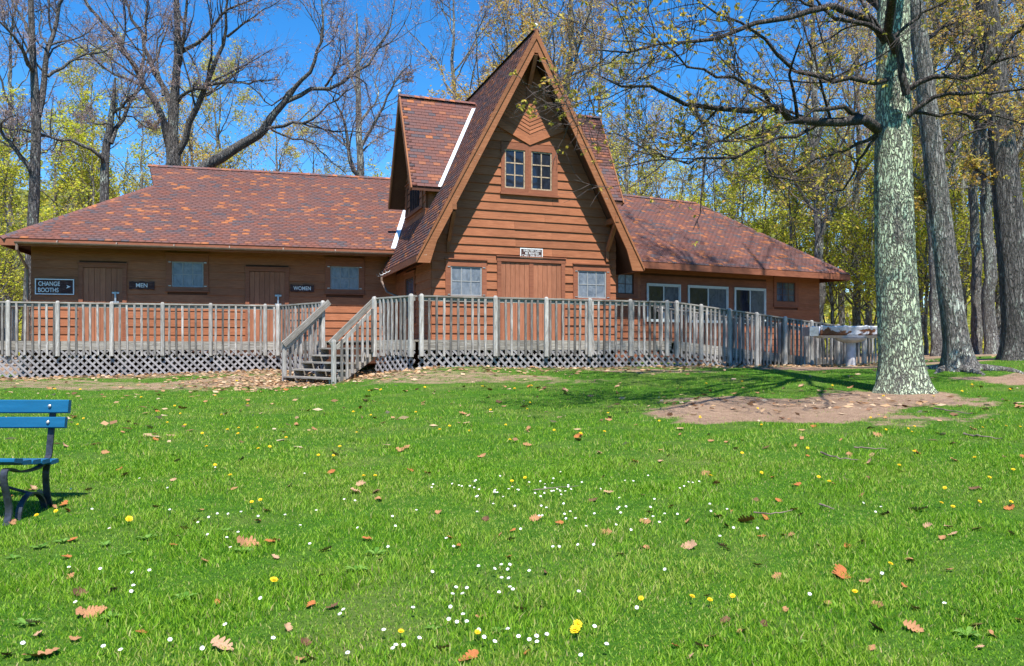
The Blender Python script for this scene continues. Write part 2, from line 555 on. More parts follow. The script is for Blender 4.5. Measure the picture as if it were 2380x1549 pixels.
# ------------------------------------------------------------------ ground
GP = np.array([
    (-3, 5.3, -1.15), (0, 5.3, -1.15), (3.5, 5.3, -1.14), (0, 3, -1.26), (-2.5, 3, -1.26), (2.5, 3, -1.26), (0, 0, -1.36), (-9, 0, -1.3), (9, 0, -1.28),
    (0, -18, -1.7), (-22, -18, -1.7), (22, -18, -1.6), (-4, 9, -1.0), (0, 9, -1.0), (5, 9, -0.96), (-9, 9, -1.0), (10, 9, -0.88),
    (-9, 14, -0.92), (-4, 14, -0.9), (0, 14, -0.82), (3, 14, -0.8), (7, 14, -0.77), (12, 14, -0.58), (-5.2, 18.2, -0.83), (-4, 17.5, -0.77),
    (-12.95, 19.6, -0.73), (-9, 20.6, -0.65), (-6.5, 21.2, -0.56), (-1.99, 17.4, -0.42), (0.4, 18.3, -0.43), (4, 19.6, -0.44), (6.5, 20.7, -0.44),
    (8.9, 20.7, -0.46), (10.5, 22.4, -0.42), (-2.0, 16, -0.62), (2, 16.8, -0.6), (9.8, 17, -0.44), (12.45, 19, -0.2), (20, 20, -0.1), (16, 27, -0.2),
    (22, 36, -0.2), (0, 30, -0.45), (-15, 32, -0.6), (-26, 20, -0.8), (-30, 42, -0.6), (0, 62, -0.4), (32, 62, -0.3), (-60, 0, -1.2), (60, 0, -0.8)], float)

def _tps_k(a, b):
    r2 = ((a[:, None, :] - b[None, :, :]) ** 2).sum(-1)
    return r2 * np.log(r2 + 1e-9) * 0.5
_n = len(GP)
_A = np.zeros((_n + 3, _n + 3))
_A[:_n, :_n] = _tps_k(GP[:, :2], GP[:, :2]) + np.eye(_n) * 0.4
_A[:_n, _n] = 1; _A[:_n, _n + 1:] = GP[:, :2]
_A[_n, :_n] = 1; _A[_n + 1:, :_n] = GP[:, :2].T
_W = np.linalg.solve(_A, np.concatenate([GP[:, 2], np.zeros(3)]))

def ground_z(x, y):
    x = np.atleast_1d(np.asarray(x, float)); y = np.atleast_1d(np.asarray(y, float))
    q = np.stack([np.clip(x, -60, 60), np.clip(y, -18, 62)], -1)
    z = np.empty(len(q))
    for i in range(0, len(q), 20000):
        s = q[i:i + 20000]
        z[i:i + 20000] = _tps_k(s, GP[:, :2]) @ _W[:_n] + _W[_n] + s @ _W[_n + 1:]
    z = np.clip(z, -2.0, 0.1)
    r = np.hypot(x, y - 15)
    k = np.clip((r - 55) / 40, 0, 1)
    z = z * (1 - k) + (-0.45) * k
    z = z + 0.012 * np.sin(x * 2.3 + 1.3 * np.sin(y * 1.1)) * np.cos(y * 1.9 + x * 0.4)
    return z

def gz(x, y):
    return float(ground_z(x, y)[0])

def on_ground(u, v):
    """points of the lawn seen at (u,v)"""
    u = np.atleast_1d(np.asarray(u, float)); v = np.atleast_1d(np.asarray(v, float))
    lo = np.full(len(u), 1.5); hi = np.full(len(u), 30.0)
    for _ in range(26):
        mid = (lo + hi) / 2
        under = -(v - HY) / F * mid < ground_z((u - CX) / F * mid, mid)
        hi = np.where(under, mid, hi)
        lo = np.where(under, lo, mid)
    y = (lo + hi) / 2
    x = (u - CX) / F * y
    return np.stack([x, y, ground_z(x, y)], -1)

def wob(x, y, s=1.0):
    return (np.sin(x * 1.7 * s + 2.1 * np.sin(y * 0.9 * s)) + np.sin(y * 2.3 * s + 1.7 * np.sin(x * 1.3 * s + 1)) + 0.6 * np.sin(x * 4.1 * s - y * 3.7 * s)) / 2.6

DECK_LINE = [np.array(p) for p in ((-16.0, 18.75), (-6.39, 21.30), (-2.18, 17.36), (4.05, 19.70), (11.0, 22.8))]
def dist_deck(x, y):
    """signed distance in front of the deck's edge"""
    best = np.full(np.shape(x), 99.0)
    for a, b in zip(DECK_LINE[:-1], DECK_LINE[1:]):
        ab = b - a
        t = np.clip(((x - a[0]) * ab[0] + (y - a[1]) * ab[1]) / (ab @ ab), 0, 1)
        best = np.minimum(best, np.hypot(x - a[0] - t * ab[0], y - a[1] - t * ab[1]))
    return best

def soil_mask(x, y):
    """0 = lawn, 1 = bare or littered soil"""
    w = wob(x, y) + 0.55 * wob(x * 2.7 + 4, y * 3.1) + 0.3 * wob(x * 7.1, y * 6.7 + 2)
    m = np.zeros(np.shape(x))
    for cx_, cy_, rx, ry, k in ((4.0, 11.6, 2.3, 1.8, 0.95), (6.2, 12.9, 1.5, 1.4, 0.95), (11.6, 14.8, 2.6, 1.6, 0.8), (9.6, 11.2, 1.6, 0.7, 0.42), (8.6, 19.6, 3.6, 1.0, 0.9),
                               (-10.2, 17.7, 5.0, 1.3, 0.5), (-6.0, 18.9, 2.6, 1.5, 0.6), (3.2, 18.3, 2.2, 0.6, 0.5), (-0.8, 16.2, 2.4, 0.9, 0.5)):
        d = np.hypot((x - cx_) / rx, (y - cy_) / ry) + 0.26 * w
        m = np.maximum(m, k * np.clip((1.15 - d) / 0.42, 0, 1))
    dd = dist_deck(x, y)
    m = np.maximum(m, np.where(x < -2.0, 0.55, 0.4) * np.clip((1.3 - dd + 0.4 * w) / 0.8, 0, 1))
    behind = np.clip((y - (21.0 + 0.1 * x)) / 3.0, 0, 1)
    m = np.maximum(m, 0.75 * behind)
    return np.clip(m, 0, 1)

xs = np.concatenate([-np.geomspace(600, 18, 26), np.arange(-17.6, 17.61, 0.16), np.geomspace(18, 600, 26)])
ys = np.concatenate([-np.geomspace(600, 2, 26), np.arange(-1.6, 24.01, 0.16), np.geomspace(24.4, 700, 40)])
gx, gy = np.meshgrid(xs, ys)
gv = np.stack([gx.ravel(), gy.ravel(), ground_z(gx.ravel(), gy.ravel())], -1)
nx_, ny_ = len(xs), len(ys)
ii = (np.arange(ny_ - 1)[:, None] * nx_ + np.arange(nx_ - 1)[None, :]).ravel()
gq = np.stack([ii, ii + 1, ii + nx_ + 1, ii + nx_], -1)

m, n, b, out = new_mat('lawn_soil')
at = n.nodes.new('ShaderNodeAttribute'); at.attribute_name = 'soil'
v = coords(n, (1, 1, 1), rnd=False)
f1 = noise(n, v, 0.9, 5, 0.6)
f2 = noise(n, v, 9.0, 6, 0.7)
f3 = noise(n, v, 45.0, 4, 0.7)
green = ramp(n, f2, [(0.28, (0.03, 0.09, 0.008)), (0.5, (0.055, 0.15, 0.012)), (0.75, (0.11, 0.19, 0.025))])
green = mixc(n, ramp(n, f1, [(0.5, (0, 0, 0)), (0.72, (0.45, 0.45, 0.45))]), green, (0.20, 0.20, 0.07))
soil = ramp(n, f3, [(0.25, (0.17, 0.11, 0.072)), (0.5, (0.35, 0.24, 0.165)), (0.75, (0.54, 0.41, 0.30))])
soil = mixc(n, 0.8, soil, ramp(n, f2, [(0.3, (0.55, 0.5, 0.47)), (0.5, (0.95, 0.93, 0.92)), (0.75, (1.2, 1.18, 1.15))]), 'MULTIPLY')
soil = mixc(n, 0.5, soil, ramp(n, f1, [(0.3, (0.65, 0.62, 0.6)), (0.7, (1.15, 1.12, 1.1))]), 'MULTIPLY')
f4 = noise(n, v, 3.2, 9, 0.75, 0.6)
sm = node(n, 'ShaderNodeMath', operation='MULTIPLY_ADD')
n.links.new(f4, sm.inputs[0]); sm.inputs[1].default_value = 1.5
sb = node(n, 'ShaderNodeMath', operation='SUBTRACT')
n.links.new(at.outputs['Fac'], sb.inputs[0]); sb.inputs[1].default_value = 0.72
n.links.new(sb.outputs[0], sm.inputs[2])
msk = ramp(n, sm.outputs[0], [(0.34, (0, 0, 0)), (0.62, (1, 1, 1))])
n.links.new(mixc(n, msk, green, soil), b.inputs['Base Color'])
b.inputs['Roughness'].default_value = 0.95
b.inputs['Specular IOR Level'].default_value = 0.1
add_bump(n, b, f3, 0.8, 0.05)
ground = mesh_obj('ground', gv, [gq], 'lawn_soil', smooth=True)
ground['kind'] = 'structure'
sa = ground.data.attributes.new('soil', 'FLOAT', 'POINT')
sa.data.foreach_set('value', soil_mask(gv[:, 0], gv[:, 1]).astype(np.float32))

# ------------------------------------------------------------------ the shelter building
C = Frame(0.609, 19.92, 20.0)      # middle block, t=0 is its ridge line, w=0 the face of the front gable overhang
L = Frame(-11.45, 21.70, 14.5)     # left wing, w=0 is its front wall
OV_R, OV_L = 0.85, 0.68
R = Frame(8.59 - 0.454 * OV_R, 28.12 + 0.891 * OV_R, 27.0)       # right wing
APEX, PITCH, HALF, WALLW = 8.22, 1.909, 3.09, 0.58
EAVE_L, RUN, RIDGE_L, RIDGE_R = 2.96, 4.2, 5.99, 6.12
DECK_Z = 0.22
BACKW = 10.5
bld = thing('shelter_building', 'brown wooden shelter with steep central gable, two low wings and mottled red shingle roofs', 'building', (0.49, 20.4, -0.45))

def main_z(t):
    return APEX - PITCH * abs(t)

def c_of(x, y):
    d = np.array([x, y]) - C.o
    return d @ C.e, d @ C.i

_shingle_me = None
def shingle_mesh(w, h):
    return Geo().add([(-w / 2, 0, 0.004), (w / 2, 0, 0.004), (w / 2, h, 0.001), (-w / 2, h, 0.001), (-w / 2, 0, 0.018), (w / 2, 0, 0.018), (w / 2, h, 0.006), (-w / 2, h, 0.006)], BOXQ)

SH_W, SH_E = 0.205, 0.108
SH_ME = shingle_mesh(SH_W - 0.007, SH_E + 0.03).mesh('shingle', 'dark_inside')
SH_ME.materials.clear()
SH_ME.materials.append(SHINGLE[0])
N_SINGLE = [0]

def shingles(roof, O, A, Q, length, extent, single=None, seed=0):
    """courses of shingle tabs on the roof plane O + a*A + q*Q; extent(q)->(a0,a1); tabs in `single` become parts, the rest one joined part"""
    rng = np.random.default_rng(seed + 100)
    A = np.asarray(A, float); Q = np.asarray(Q, float); O = np.asarray(O, float)
    Nn = np.cross(A, Q); Nn /= np.linalg.norm(Nn)
    base = root_loc(roof)
    rot = Matrix((A, Q, Nn)).transposed().to_4x4()
    Vs, idx = [], []
    k = 0
    while k * SH_E < length - 0.02:
        q0 = k * SH_E
        q1 = min(q0 + SH_E + 0.03, length)
        a0, a1 = extent(q0 + SH_E / 2)
        off = (k % 2) * 0.5 * SH_W + rng.uniform(-0.02, 0.02)
        a = math.floor(a0 / SH_W) * SH_W - off
        run = 0
        while a < a1:
            lo, hi = max(a, a0), min(a + SH_W, a1)
            if hi - lo > 0.02:
                if run <= 0:
                    mi = int(rng.choice(6, p=SHINGLE_P))
                    run = 1 if mi > 3 else int(rng.choice([1, 2, 3], p=[0.72, 0.24, 0.04]))
                run -= 1
                lift = rng.uniform(0, 0.004)
                full = hi - lo > SH_W - 0.001 and q1 - q0 > SH_E + 0.029
                mid = O + A * (lo + hi) / 2 + Q * q0 + Nn * lift
                if full and single is not None and N_SINGLE[0] < 300 and single((lo + hi) / 2, q0):
                    o = bpy.data.objects.new('shingle', SH_ME)
                    o.matrix_local = Matrix.Translation(mid - base) @ rot
                    link(o, roof)
                    o.material_slots[0].link = 'OBJECT'
                    o.material_slots[0].material = SHINGLE[mi]
                    N_SINGLE[0] += 1
                else:
                    lo += 0.0035; hi -= 0.0035
                    P = lambda aa, qq, hh: O + A * aa + Q * qq + Nn * (hh + lift)
                    Vs.append([P(lo, q0, .004), P(hi, q0, .004), P(hi, q1, .001), P(lo, q1, .001), P(lo, q0, .018), P(hi, q0, .018), P(hi, q1, .006), P(lo, q1, .006)])
                    idx.append(mi)
            a += SH_W
        k += 1
    if Vs:
        V = np.array(Vs).reshape(-1, 3)
        qs = (BOXQ[1:][None] + (np.arange(len(Vs)) * 8)[:, None, None]).reshape(-1, 4)
        o = mesh_obj('shingle_courses', V, [qs], SHINGLE, roof, np.repeat(idx, 5))
        o['kind'] = 'stuff'

def slab(name, poly, thick, mat, parent, down=(0, 0, -1)):
    """flat slab: poly world points (top face), thickened along `down`"""
    P = np.array(poly, float)
    D = np.array(down, float) * thick
    k = len(P)
    V = np.concatenate([P, P + D])
    Qs = [list(range(k)), list(range(2 * k - 1, k - 1, -1))] + [[i, i + k, (i + 1) % k + k, (i + 1) % k] for i in range(k)]
    o = bpy.data.objects.new(name, None)
    bpy.data.objects.remove(o)
    me = bpy.data.meshes.new(name)
    me.from_pydata((V - root_loc(parent)).tolist(), [], Qs)
    me.update()
    me.materials.append(MATS[mat])
    return link(bpy.data.objects.new(name, me), parent)

def vec3(fr, t, w, z):
    return np.array([*(t * fr.e + w * fr.i), z])

# --- walls (a plain core behind the boards)
def wall_core(fr, t0, t1, w0, w1, z0, z1, name='wall'):
    g = Geo().box(t0, t1, w0, w1, z0, z1)
    return geo_in(fr, g, name, 'soffit_paint', bld)

def gable_core(fr, half, w0, w1, z0, apex, pitch, cap):
    z_sh = min(apex - pitch * half, cap)
    g = Geo().prism([(-half, z0), (half, z0), (half, z_sh), (0, apex), (-half, z_sh)], w0, w1)
    return geo_in(fr, g, 'wall', 'soffit_paint', bld)

def siding(wall, fr, w, z0, z1, ext, holes, step=0.228, split=3.6, proud=0.030, seed=0):
    """lap boards, each a part of the wall; cut round the openings, butt-jointed along their length"""
    rng = random.Random(seed)
    z = z0
    while z < z1 - 0.03:
        h = min(step, z1 - z)
        a0, b0 = ext(z); a1, b1 = ext(z + h)
        cuts = [(a, b_) for (a, b_, c, d) in holes if c < z + h * 0.75 and d > z + h * 0.25]
        cuts.sort()
        segs, x = [], min(a0, a1)
        for a, b_ in cuts:
            if a > x:
                segs.append((x, a))
            x = max(x, b_)
        if x < max(b0, b1):
            segs.append((x, max(b0, b1)))
        fin = []
        for s0, s1 in segs:
            while s1 - s0 > split * 1.3:
                c = s0 + split * rng.uniform(0.6, 1.1)
                fin.append((s0, c - 0.002)); s0 = c + 0.002
            fin.append((s0, s1))
        for s0, s1 in fin:
            lb, rb = max(s0, a0), min(s1, b0)
            lt, rt = max(s0, a1), min(s1, b1)
            if rb - lb < 0.04:
                continue
            if rt <= lt:
                lt = rt = (lt + rt) / 2
                lt -= 0.005; rt += 0.005
            c = (lb + rb) / 2
            p = proud * rng.uniform(0.85, 1.15)
            V = [(lb - c, -p, 0), (rb - c, -p, 0), (rb - c, 0.0, 0), (lb - c, 0.0, 0), (lt - c, -0.006, h + 0.004), (rt - c, -0.006, h + 0.004), (rt - c, 0.0, h + 0.004), (lt - c, 0.0, h + 0.004)]
            g = Geo().add(V, BOXQ)
            o = place('siding_board', g.mesh('siding_board', 'brown_paint'), wall, fr.p(c, w, z + rng.uniform(-0.003, 0.003)), fr.yaw)
        z += step

def window_part(fr, w, trim, pane, cols, rows, glass, sash='sash_wood', sill=True, trim_mat='brown_trim', trim_th=0.05, bar_w=0.022, bolts=False, split_sash=False):
    """trim and pane: (t0,t1,z0,z1). building > window > sash, pane"""
    t0, t1, z0, z1 = trim
    p0, p1, q0, q1 = pane
    c = ((t0 + t1) / 2, (z0 + z1) / 2)
    g = Geo()
    y0, y1 = -trim_th, 0.02
    g.box(t0 - c[0], p0 - c[0], y0, y1, z0 - c[1], z1 - c[1]); g.box(p1 - c[0], t1 - c[0], y0, y1, z0 - c[1], z1 - c[1])
    g.box(p0 - c[0], p1 - c[0], y0 + 0.003, y1, q1 - c[1], z1 - c[1]); g.box(p0 - c[0], p1 - c[0], y0 + 0.003, y1, z0 - c[1], q0 - c[1])
    win = place('window', g.mesh('window', trim_mat), bld, fr.p(c[0], w, c[1]), fr.yaw)
    off = np.array([*win.location])
    def sub(name, geo, mat):
        o = bpy.data.objects.new(name, geo.mesh(name, mat))
        return link(o, win)
    gs = Geo()
    fw = 0.035
    a0, a1, b0, b1 = p0 - c[0] + 0.002, p1 - c[0] - 0.002, q0 - c[1] + 0.002, q1 - c[1] - 0.002
    gs.box(a0, a0 + fw, -0.028, 0.0, b0, b1); gs.box(a1 - fw, a1, -0.028, 0.0, b0, b1)
    gs.box(a0 + fw, a1 - fw, -0.026, 0.0, b0, b0 + fw); gs.box(a0 + fw, a1 - fw, -0.026, 0.0, b1 - fw, b1)
    xs_ = np.linspace(a0 + fw, a1 - fw, cols + 1); zs_ = np.linspace(b0 + fw, b1 - fw, rows + 1)
    for x in xs_[1:-1]:
        gs.box(x - bar_w / 2, x + bar_w / 2, -0.022, 0.0, b0 + fw, b1 - fw)
    for z in zs_[1:-1]:
        for i in range(cols):
            gs.box(xs_[i] + bar_w / 2, xs_[i + 1] - bar_w / 2, -0.020, 0.0, z - bar_w / 2, z + bar_w / 2)
    sub('sash', gs, sash)
    for i in range(cols):
        for j in range(rows):
            gp = Geo().box(xs_[i], xs_[i + 1], -0.010, -0.004, zs_[j], zs_[j + 1])
            mt = glass[(i + j) % len(glass)] if isinstance(glass, (list, tuple)) else glass
            sub('pane', gp, mt)
    if sill:
        sub('sill', Geo().box(t0 - c[0] - 0.03, t1 - c[0] + 0.03, -trim_th - 0.04, 0.0, z0 - c[1] - 0.035, z0 - c[1] - 0.001), trim_mat)
        sub('drip_cap', Geo().box(t0 - c[0] - 0.02, t1 - c[0] + 0.02, -trim_th - 0.035, 0.0, z1 - c[1] + 0.001, z1 - c[1] + 0.028), trim_mat)
    if bolts:
        for bx in (p0 - c[0] - 0.05, p1 - c[0] + 0.05):
            for bz in (q0 - c[1] + 0.03, q1 - c[1] - 0.02):
                sub('clip', Geo().box(bx - 0.035, bx + 0.035, -trim_th - 0.012, -trim_th, bz - 0.012, bz + 0.012), 'bolt_metal')
    return win

def door_part(fr, w, t0, t1, z0, z1, tt, planks, side_trim=0.11, handle=None, mid_post=None):
    c = ((t0 + t1) / 2, (z0 + z1) / 2)
    g = Geo()
    g.box(t0 - side_trim - c[0], t0 - c[0], -0.055, 0.02, z0 - c[1], z1 - c[1]); g.box(t1 - c[0], t1 + side_trim - c[0], -0.055, 0.02, z0 - c[1], z1 - c[1])
    g.box(t0 - side_trim - 0.01 - c[0], t1 + side_trim + 0.01 - c[0], -0.060, 0.02, z1 - c[1] + 0.001, z1 + tt - c[1])
    g.box(t0 - side_trim - 0.03 - c[0], t1 + side_trim + 0.03 - c[0], -0.085, 0.02, z1 + tt - c[1] + 0.001, z1 + tt + 0.03 - c[1])
    if mid_post:
        g.box(mid_post[0] - c[0], mid_post[1] - c[0], -0.040, 0.0, z0 - c[1], z1 - c[1] - 0.002)
    d = place('door', g.mesh('door', 'brown_trim'), bld, fr.p(c[0], w, c[1]), fr.yaw)
    runs = [(t0, t1)] if not mid_post else [(t0, mid_post[0]), (mid_post[1], t1)]
    for r0, r1 in runs:
        ws = np.linspace(r0, r1, planks + 1)
        for i in range(planks):
            gp = Geo().box(ws[i] - c[0] + 0.004, ws[i + 1] - c[0] - 0.004, -0.022 - 0.003 * (i % 2), 0.0, z0 - c[1], z1 - c[1] - 0.012)
            link(bpy.data.objects.new('plank', gp.mesh('plank', 'door_paint')), d)
    if handle:
        ht, hz0, hz1 = handle
        gh = Geo().box(ht - c[0] - 0.022, ht - c[0] + 0.022, -0.085, -0.06, hz0 - c[1], hz1 - c[1])
        for hz in (hz0 + 0.03, hz1 - 0.03):
            gh.box(ht - c[0] - 0.09, ht - c[0] + 0.09, -0.059, -0.027, hz - c[1] - 0.025, hz - c[1] + 0.025)
        link(bpy.data.objects.new('handle', gh.mesh('handle', 'galvanised')), d)
    return d

def rect(fr, w, u0, v0, u1, v1):
    t0, za = fr.tz(u0, v0, w); t1, zb = fr.tz(u1, v0, w)
    _, zc = fr.tz(u0, v1, w); _, zd = fr.tz(u1, v1, w)
    return t0, t1, (zc + zd) / 2, (za + zb) / 2

# ---------------- left wing
T_E = -2.33                                       # left end of its eave
wl = wall_core(L, -1.778, 9.2, 0.0, 0.12, -0.9, EAVE_L + 0.30)
wall_core(L, -1.778, -1.66, 0.121, 7.2, -0.9, EAVE_L + 0.30)
wall_core(L, -1.778, 9.2, 7.2, 7.32, -0.9, EAVE_L + 0.30)
doors_l = [rect(L, 0, 193.7, 622.6, 285.3, 790), rect(L, 0, 579.8, 631.8, 662.3, 790)]
wins_l = [(rect(L, 0, 387, 591.7, 485.1, 676.4), rect(L, 0, 399.7, 609.2, 473.5, 668.1)), (rect(L, 0, 755.7, 602, 846.6, 682.7), rect(L, 0, 767.7, 620.2, 833.9, 673.6))]
holes = [(d[0] - 0.1, d[1] + 0.1, DECK_Z, d[3] + 0.1) for d in doors_l] + [(a[0] + 0.03, a[1] - 0.03, a[2] + 0.03, a[3] - 0.03) for a, p in wins_l]
siding(wl, L, -0.001, DECK_Z - 0.02, EAVE_L - 0.02, lambda z: (-1.80, 8.6), holes, 0.228, seed=1)
for (d, hu) in zip(doors_l, (269.6, 646.7)):
    ht = L.t(hu)
    door_part(L, -0.001, d[0], d[1], DECK_Z, d[3], 0.10, 7, handle=(ht, 1.30, 1.62))
for a, p in wins_l:
    window_part(L, -0.001, a, p, 3, 2, 'hazy_pane', 'sash_pale', bolts=True)

slopeL = math.hypot(RUN, RIDGE_L - EAVE_L)
cosL, sinL = RUN / slopeL, (RIDGE_L - EAVE_L) / slopeL
def l_right(run):
    """where the left wing's front roof plane meets the steep middle roof"""
    z = EAVE_L + (RIDGE_L - EAVE_L) / RUN * run
    lo, hi = 0.0, 14.0
    for _ in range(40):
        mid = (lo + hi) / 2
        q = L.p(mid, -OV_L + run, z)
        t, w = c_of(q[0], q[1])
        if main_z(min(t, 0)) < z:
            lo = mid
        else:
            hi = mid
    return lo
def l_ext(q):
    run = q * cosL
    if run < 2.95:
        a0 = T_E + run * 1.09
    else:
        a0 = 0.89 - 0.354 * (run - 2.95) / (RUN - 2.95)
    return a0, l_right(run) + 0.06
RUN_H = 2.95
TH = 0.09
rl = slab('roof', [L.p(T_E, -OV_L, EAVE_L), L.p(l_right(0) + 0.1, -OV_L, EAVE_L), L.p(l_right(RUN) + 0.1, -OV_L + RUN, RIDGE_L), L.p(0.536, -OV_L + RUN, RIDGE_L),
                   L.p(0.89, -OV_L + RUN_H, EAVE_L + RUN_H * 0.7214), ], TH, 'soffit_paint', bld)
# back slope, hip end and gablet
slab('roof', [L.p(T_E, 7.8, EAVE_L), L.p(0.89, 7.8 - RUN_H, EAVE_L + RUN_H * 0.7214), L.p(0.536, -OV_L + RUN + 0.001, RIDGE_L), L.p(11.0, -OV_L + RUN + 0.001, RIDGE_L), L.p(11.0, 7.8, EAVE_L)], TH, 'shingle_brown', bld)
slab('roof', [L.p(T_E, -OV_L + 0.002, EAVE_L), L.p(0.89, -OV_L + 0.002 + RUN_H, EAVE_L + RUN_H * 0.7214), L.p(0.89, 7.798 - RUN_H, EAVE_L + RUN_H * 0.7214), L.p(T_E, 7.798, EAVE_L)], TH, 'shingle_brown', bld)
slab('gablet', [L.p(0.95, -OV_L + 0.05 + RUN_H, EAVE_L + RUN_H * 0.7214 - 0.05), L.p(0.95, -OV_L + RUN, RIDGE_L - 0.06), L.p(0.95, 7.75 - RUN_H, EAVE_L + RUN_H * 0.7214 - 0.05)], 0.04, 'brown_trim', bld, vec3(L, 1, 0, 0))
QL = vec3(L, 0, cosL, sinL)
shingles(rl, L.p(0, -OV_L - 0.015, EAVE_L - 0.008), vec3(L, 1, 0, 0), QL, slopeL, l_ext, seed=1)

def caps(roof, p0, p1, seed=0, width=0.13, step=0.15):
    """ridge or hip caps: short folded shingles, each a part"""
    rng = random.Random(seed)
    p0 = np.asarray(p0, float); p1 = np.asarray(p1, float)
    d = p1 - p0
    Ln = np.linalg.norm(d); d /= Ln
    side = np.cross(d, [0, 0, 1.0]); side /= np.linalg.norm(side)
    up = np.cross(side, d)
    g = Geo().add([(0, -width, -0.075), (0, 0, 0.012), (0, width, -0.075), (step * 1.25, -width, -0.087), (step * 1.25, 0, 0.0), (step * 1.25, width, -0.087)], [[0, 1, 4, 3], [1, 2, 5, 4], [0, 2, 1], [3, 4, 5]])
    me = g.mesh('ridge_cap', 'dark_inside'); me.materials.clear(); me.materials.append(SHINGLE[0])
    rot = Matrix((d, side, up)).transposed().to_4x4()
    for k in range(int(Ln / step)):
        o = bpy.data.objects.new('ridge_cap', me)
        o.matrix_local = Matrix.Translation(Vector(p0 + d * k * step + up * 0.012 - root_loc(roof))) @ rot
        link(o, roof)
        o.material_slots[0].link = 'OBJECT'
        o.material_slots[0].material = SHINGLE[int(rng.choices(range(6), [0.3, 0.25, 0.2, 0.15, 0.03, 0.07])[0])]

caps(rl, L.p(T_E, -OV_L, EAVE_L + 0.02), L.p(0.89, -OV_L + RUN_H, EAVE_L + RUN_H * 0.7214 + 0.02), 1)
caps(rl, L.p(0.5, -OV_L + RUN, RIDGE_L + 0.03), L.p(l_right(RUN), -OV_L + RUN, RIDGE_L + 0.03), 2)

# fascia, gutter and downspout of the left wing
lr0 = l_right(0)
bar('fascia_board', L.p(T_E - 0.02, -OV_L, EAVE_L - 0.11), L.p(lr0, -OV_L, EAVE_L - 0.11), 0.035, 0.17, 'brown_trim', bld)
bar('fascia_board', L.p(T_E, -OV_L + 0.02, EAVE_L - 0.11), L.p(T_E, 7.8, EAVE_L - 0.11), 0.035, 0.17, 'brown_trim', bld)
def gutter(fr, t0, t1, w, z, r=0.058):
    ang = np.linspace(math.pi, 2 * math.pi, 9)
    prof = [(r * math.cos(a), r * math.sin(a)) for a in ang] + [((r - 0.008) * math.cos(a), (r - 0.008) * math.sin(a)) for a in ang[::-1]]
    k = len(prof)
    Lg = t1 - t0
    V = [(0, y, z_) for y, z_ in prof] + [(Lg, y, z_) for y, z_ in prof]
    Qs = [[i, (i + 1) % k, (i + 1) % k + k, i + k] for i in range(k)] + [list(range(k))[::-1], list(range(k, 2 * k))]
    g = Geo().add(V, Qs)
    o = place('gutter', g.mesh('gutter', 'gutter_metal'), bld, fr.p(t0, w, z), fr.yaw)
    for i in range(int(Lg / 1.45)):
        gb = Geo().tube([(1.0 + i * 1.45, 0.0, -0.0), (1.03 + i * 1.45, 0.0, -0.0)], 0.0625, 10)
        link(bpy.data.objects.new('gutter_joint', gb.mesh('gutter_joint', 'gutter_metal')), o)
    return o
gutter(L, -1.95, lr0 - 0.02, -OV_L - 0.09, EAVE_L - 0.10)
def downspout(pts, parent=None, r=0.036):
    g = Geo().tube(pts, r, 8)
    V = np.concatenate(g.V) - root_loc(bld)
    g.V = [V]
    o = bpy.data.objects.new('downspout', g.mesh('downspout', 'gutter_metal'))
    return link(o, bld)
downspout([L.p(-1.9, -OV_L - 0.09, EAVE_L - 0.13), L.p(-1.9, -OV_L - 0.09, EAVE_L - 0.30), L.p(-1.86, -0.12, EAVE_L - 0.75), L.p(-1.86, -0.08, EAVE_L - 0.95), L.p(-1.86, -0.08, -0.55)])

# ---------------- right wing
TE_R, TR_R = 5.30, 1.09
wr = wall_core(R, -9.0, 4.54, 0.0, 0.12, -0.9, EAVE_L + 0.30)
wall_core(R, 4.42, 4.54, 0.121, 7.2, -0.9, EAVE_L + 0.30)
wall_core(R, -9.0, 4.54, 7.2, 7.32, -0.9, EAVE_L + 0.30)
big = [rect(R, 0, 1501.3, 661.3, 1580, 752), rect(R, 0, 1596.7, 664.5, 1690.5, 755), rect(R, 0, 1704.8, 670.2, 1777.9, 758)]
zt = np.mean([b_[3] for b_ in big]); zb = zt - 1.35
big = [(b_[0], b_[1], zb, zt) for b_ in big]
small = [(rect(R, 0, 1424, 626, 1480, 692), rect(R, 0, 1434, 637, 1471, 684)), (rect(R, 0, 1797, 645, 1854, 713), rect(R, 0, 1802.7, 656.8, 1846.3, 702))]
panel = (big[0][0] - 0.25, big[2][1] + 0.06, zb - 0.12, zt + 0.28)
holes = [panel] + [(a[0] + 0.02, a[1] - 0.02, a[2] + 0.03, a[3] - 0.03) for a, p in small]
siding(wr, R, -0.001, DECK_Z - 0.5, EAVE_L - 0.02, lambda z: (-8.0, 4.56), holes, 0.228, seed=2)
xs_p = [panel[0]] + [v_ for b_ in big for v_ in (b_[0], b_[1])] + [panel[1]]
g = Geo()
for i in range(0, len(xs_p), 2):
    g.box(xs_p[i], xs_p[i + 1], -0.022, -0.002, panel[2], panel[3])
for b_ in big:
    g.box(b_[0], b_[1], -0.020, -0.002, b_[3], panel[3]); g.box(b_[0], b_[1], -0.020, -0.002, panel[2], b_[2])
geo_in(R, g, 'window_surround', 'brown_trim', bld)
for b_ in big:
    fw = 0.055
    window_part(R, -0.02, b_, (b_[0] + fw, b_[1] - fw, b_[2] + fw, b_[3] - fw), 2, 1, ['dark_pane', 'mirror_pane'], 'window_vinyl', sill=False, trim_mat='window_vinyl', trim_th=0.045, bar_w=0.05)
window_part(R, -0.001, *small[0], 2, 2, 'hazy_pane', 'sash_dark')
window_part(R, -0.001, *small[1], 3, 3, 'mirror_pane', 'sash_dark')

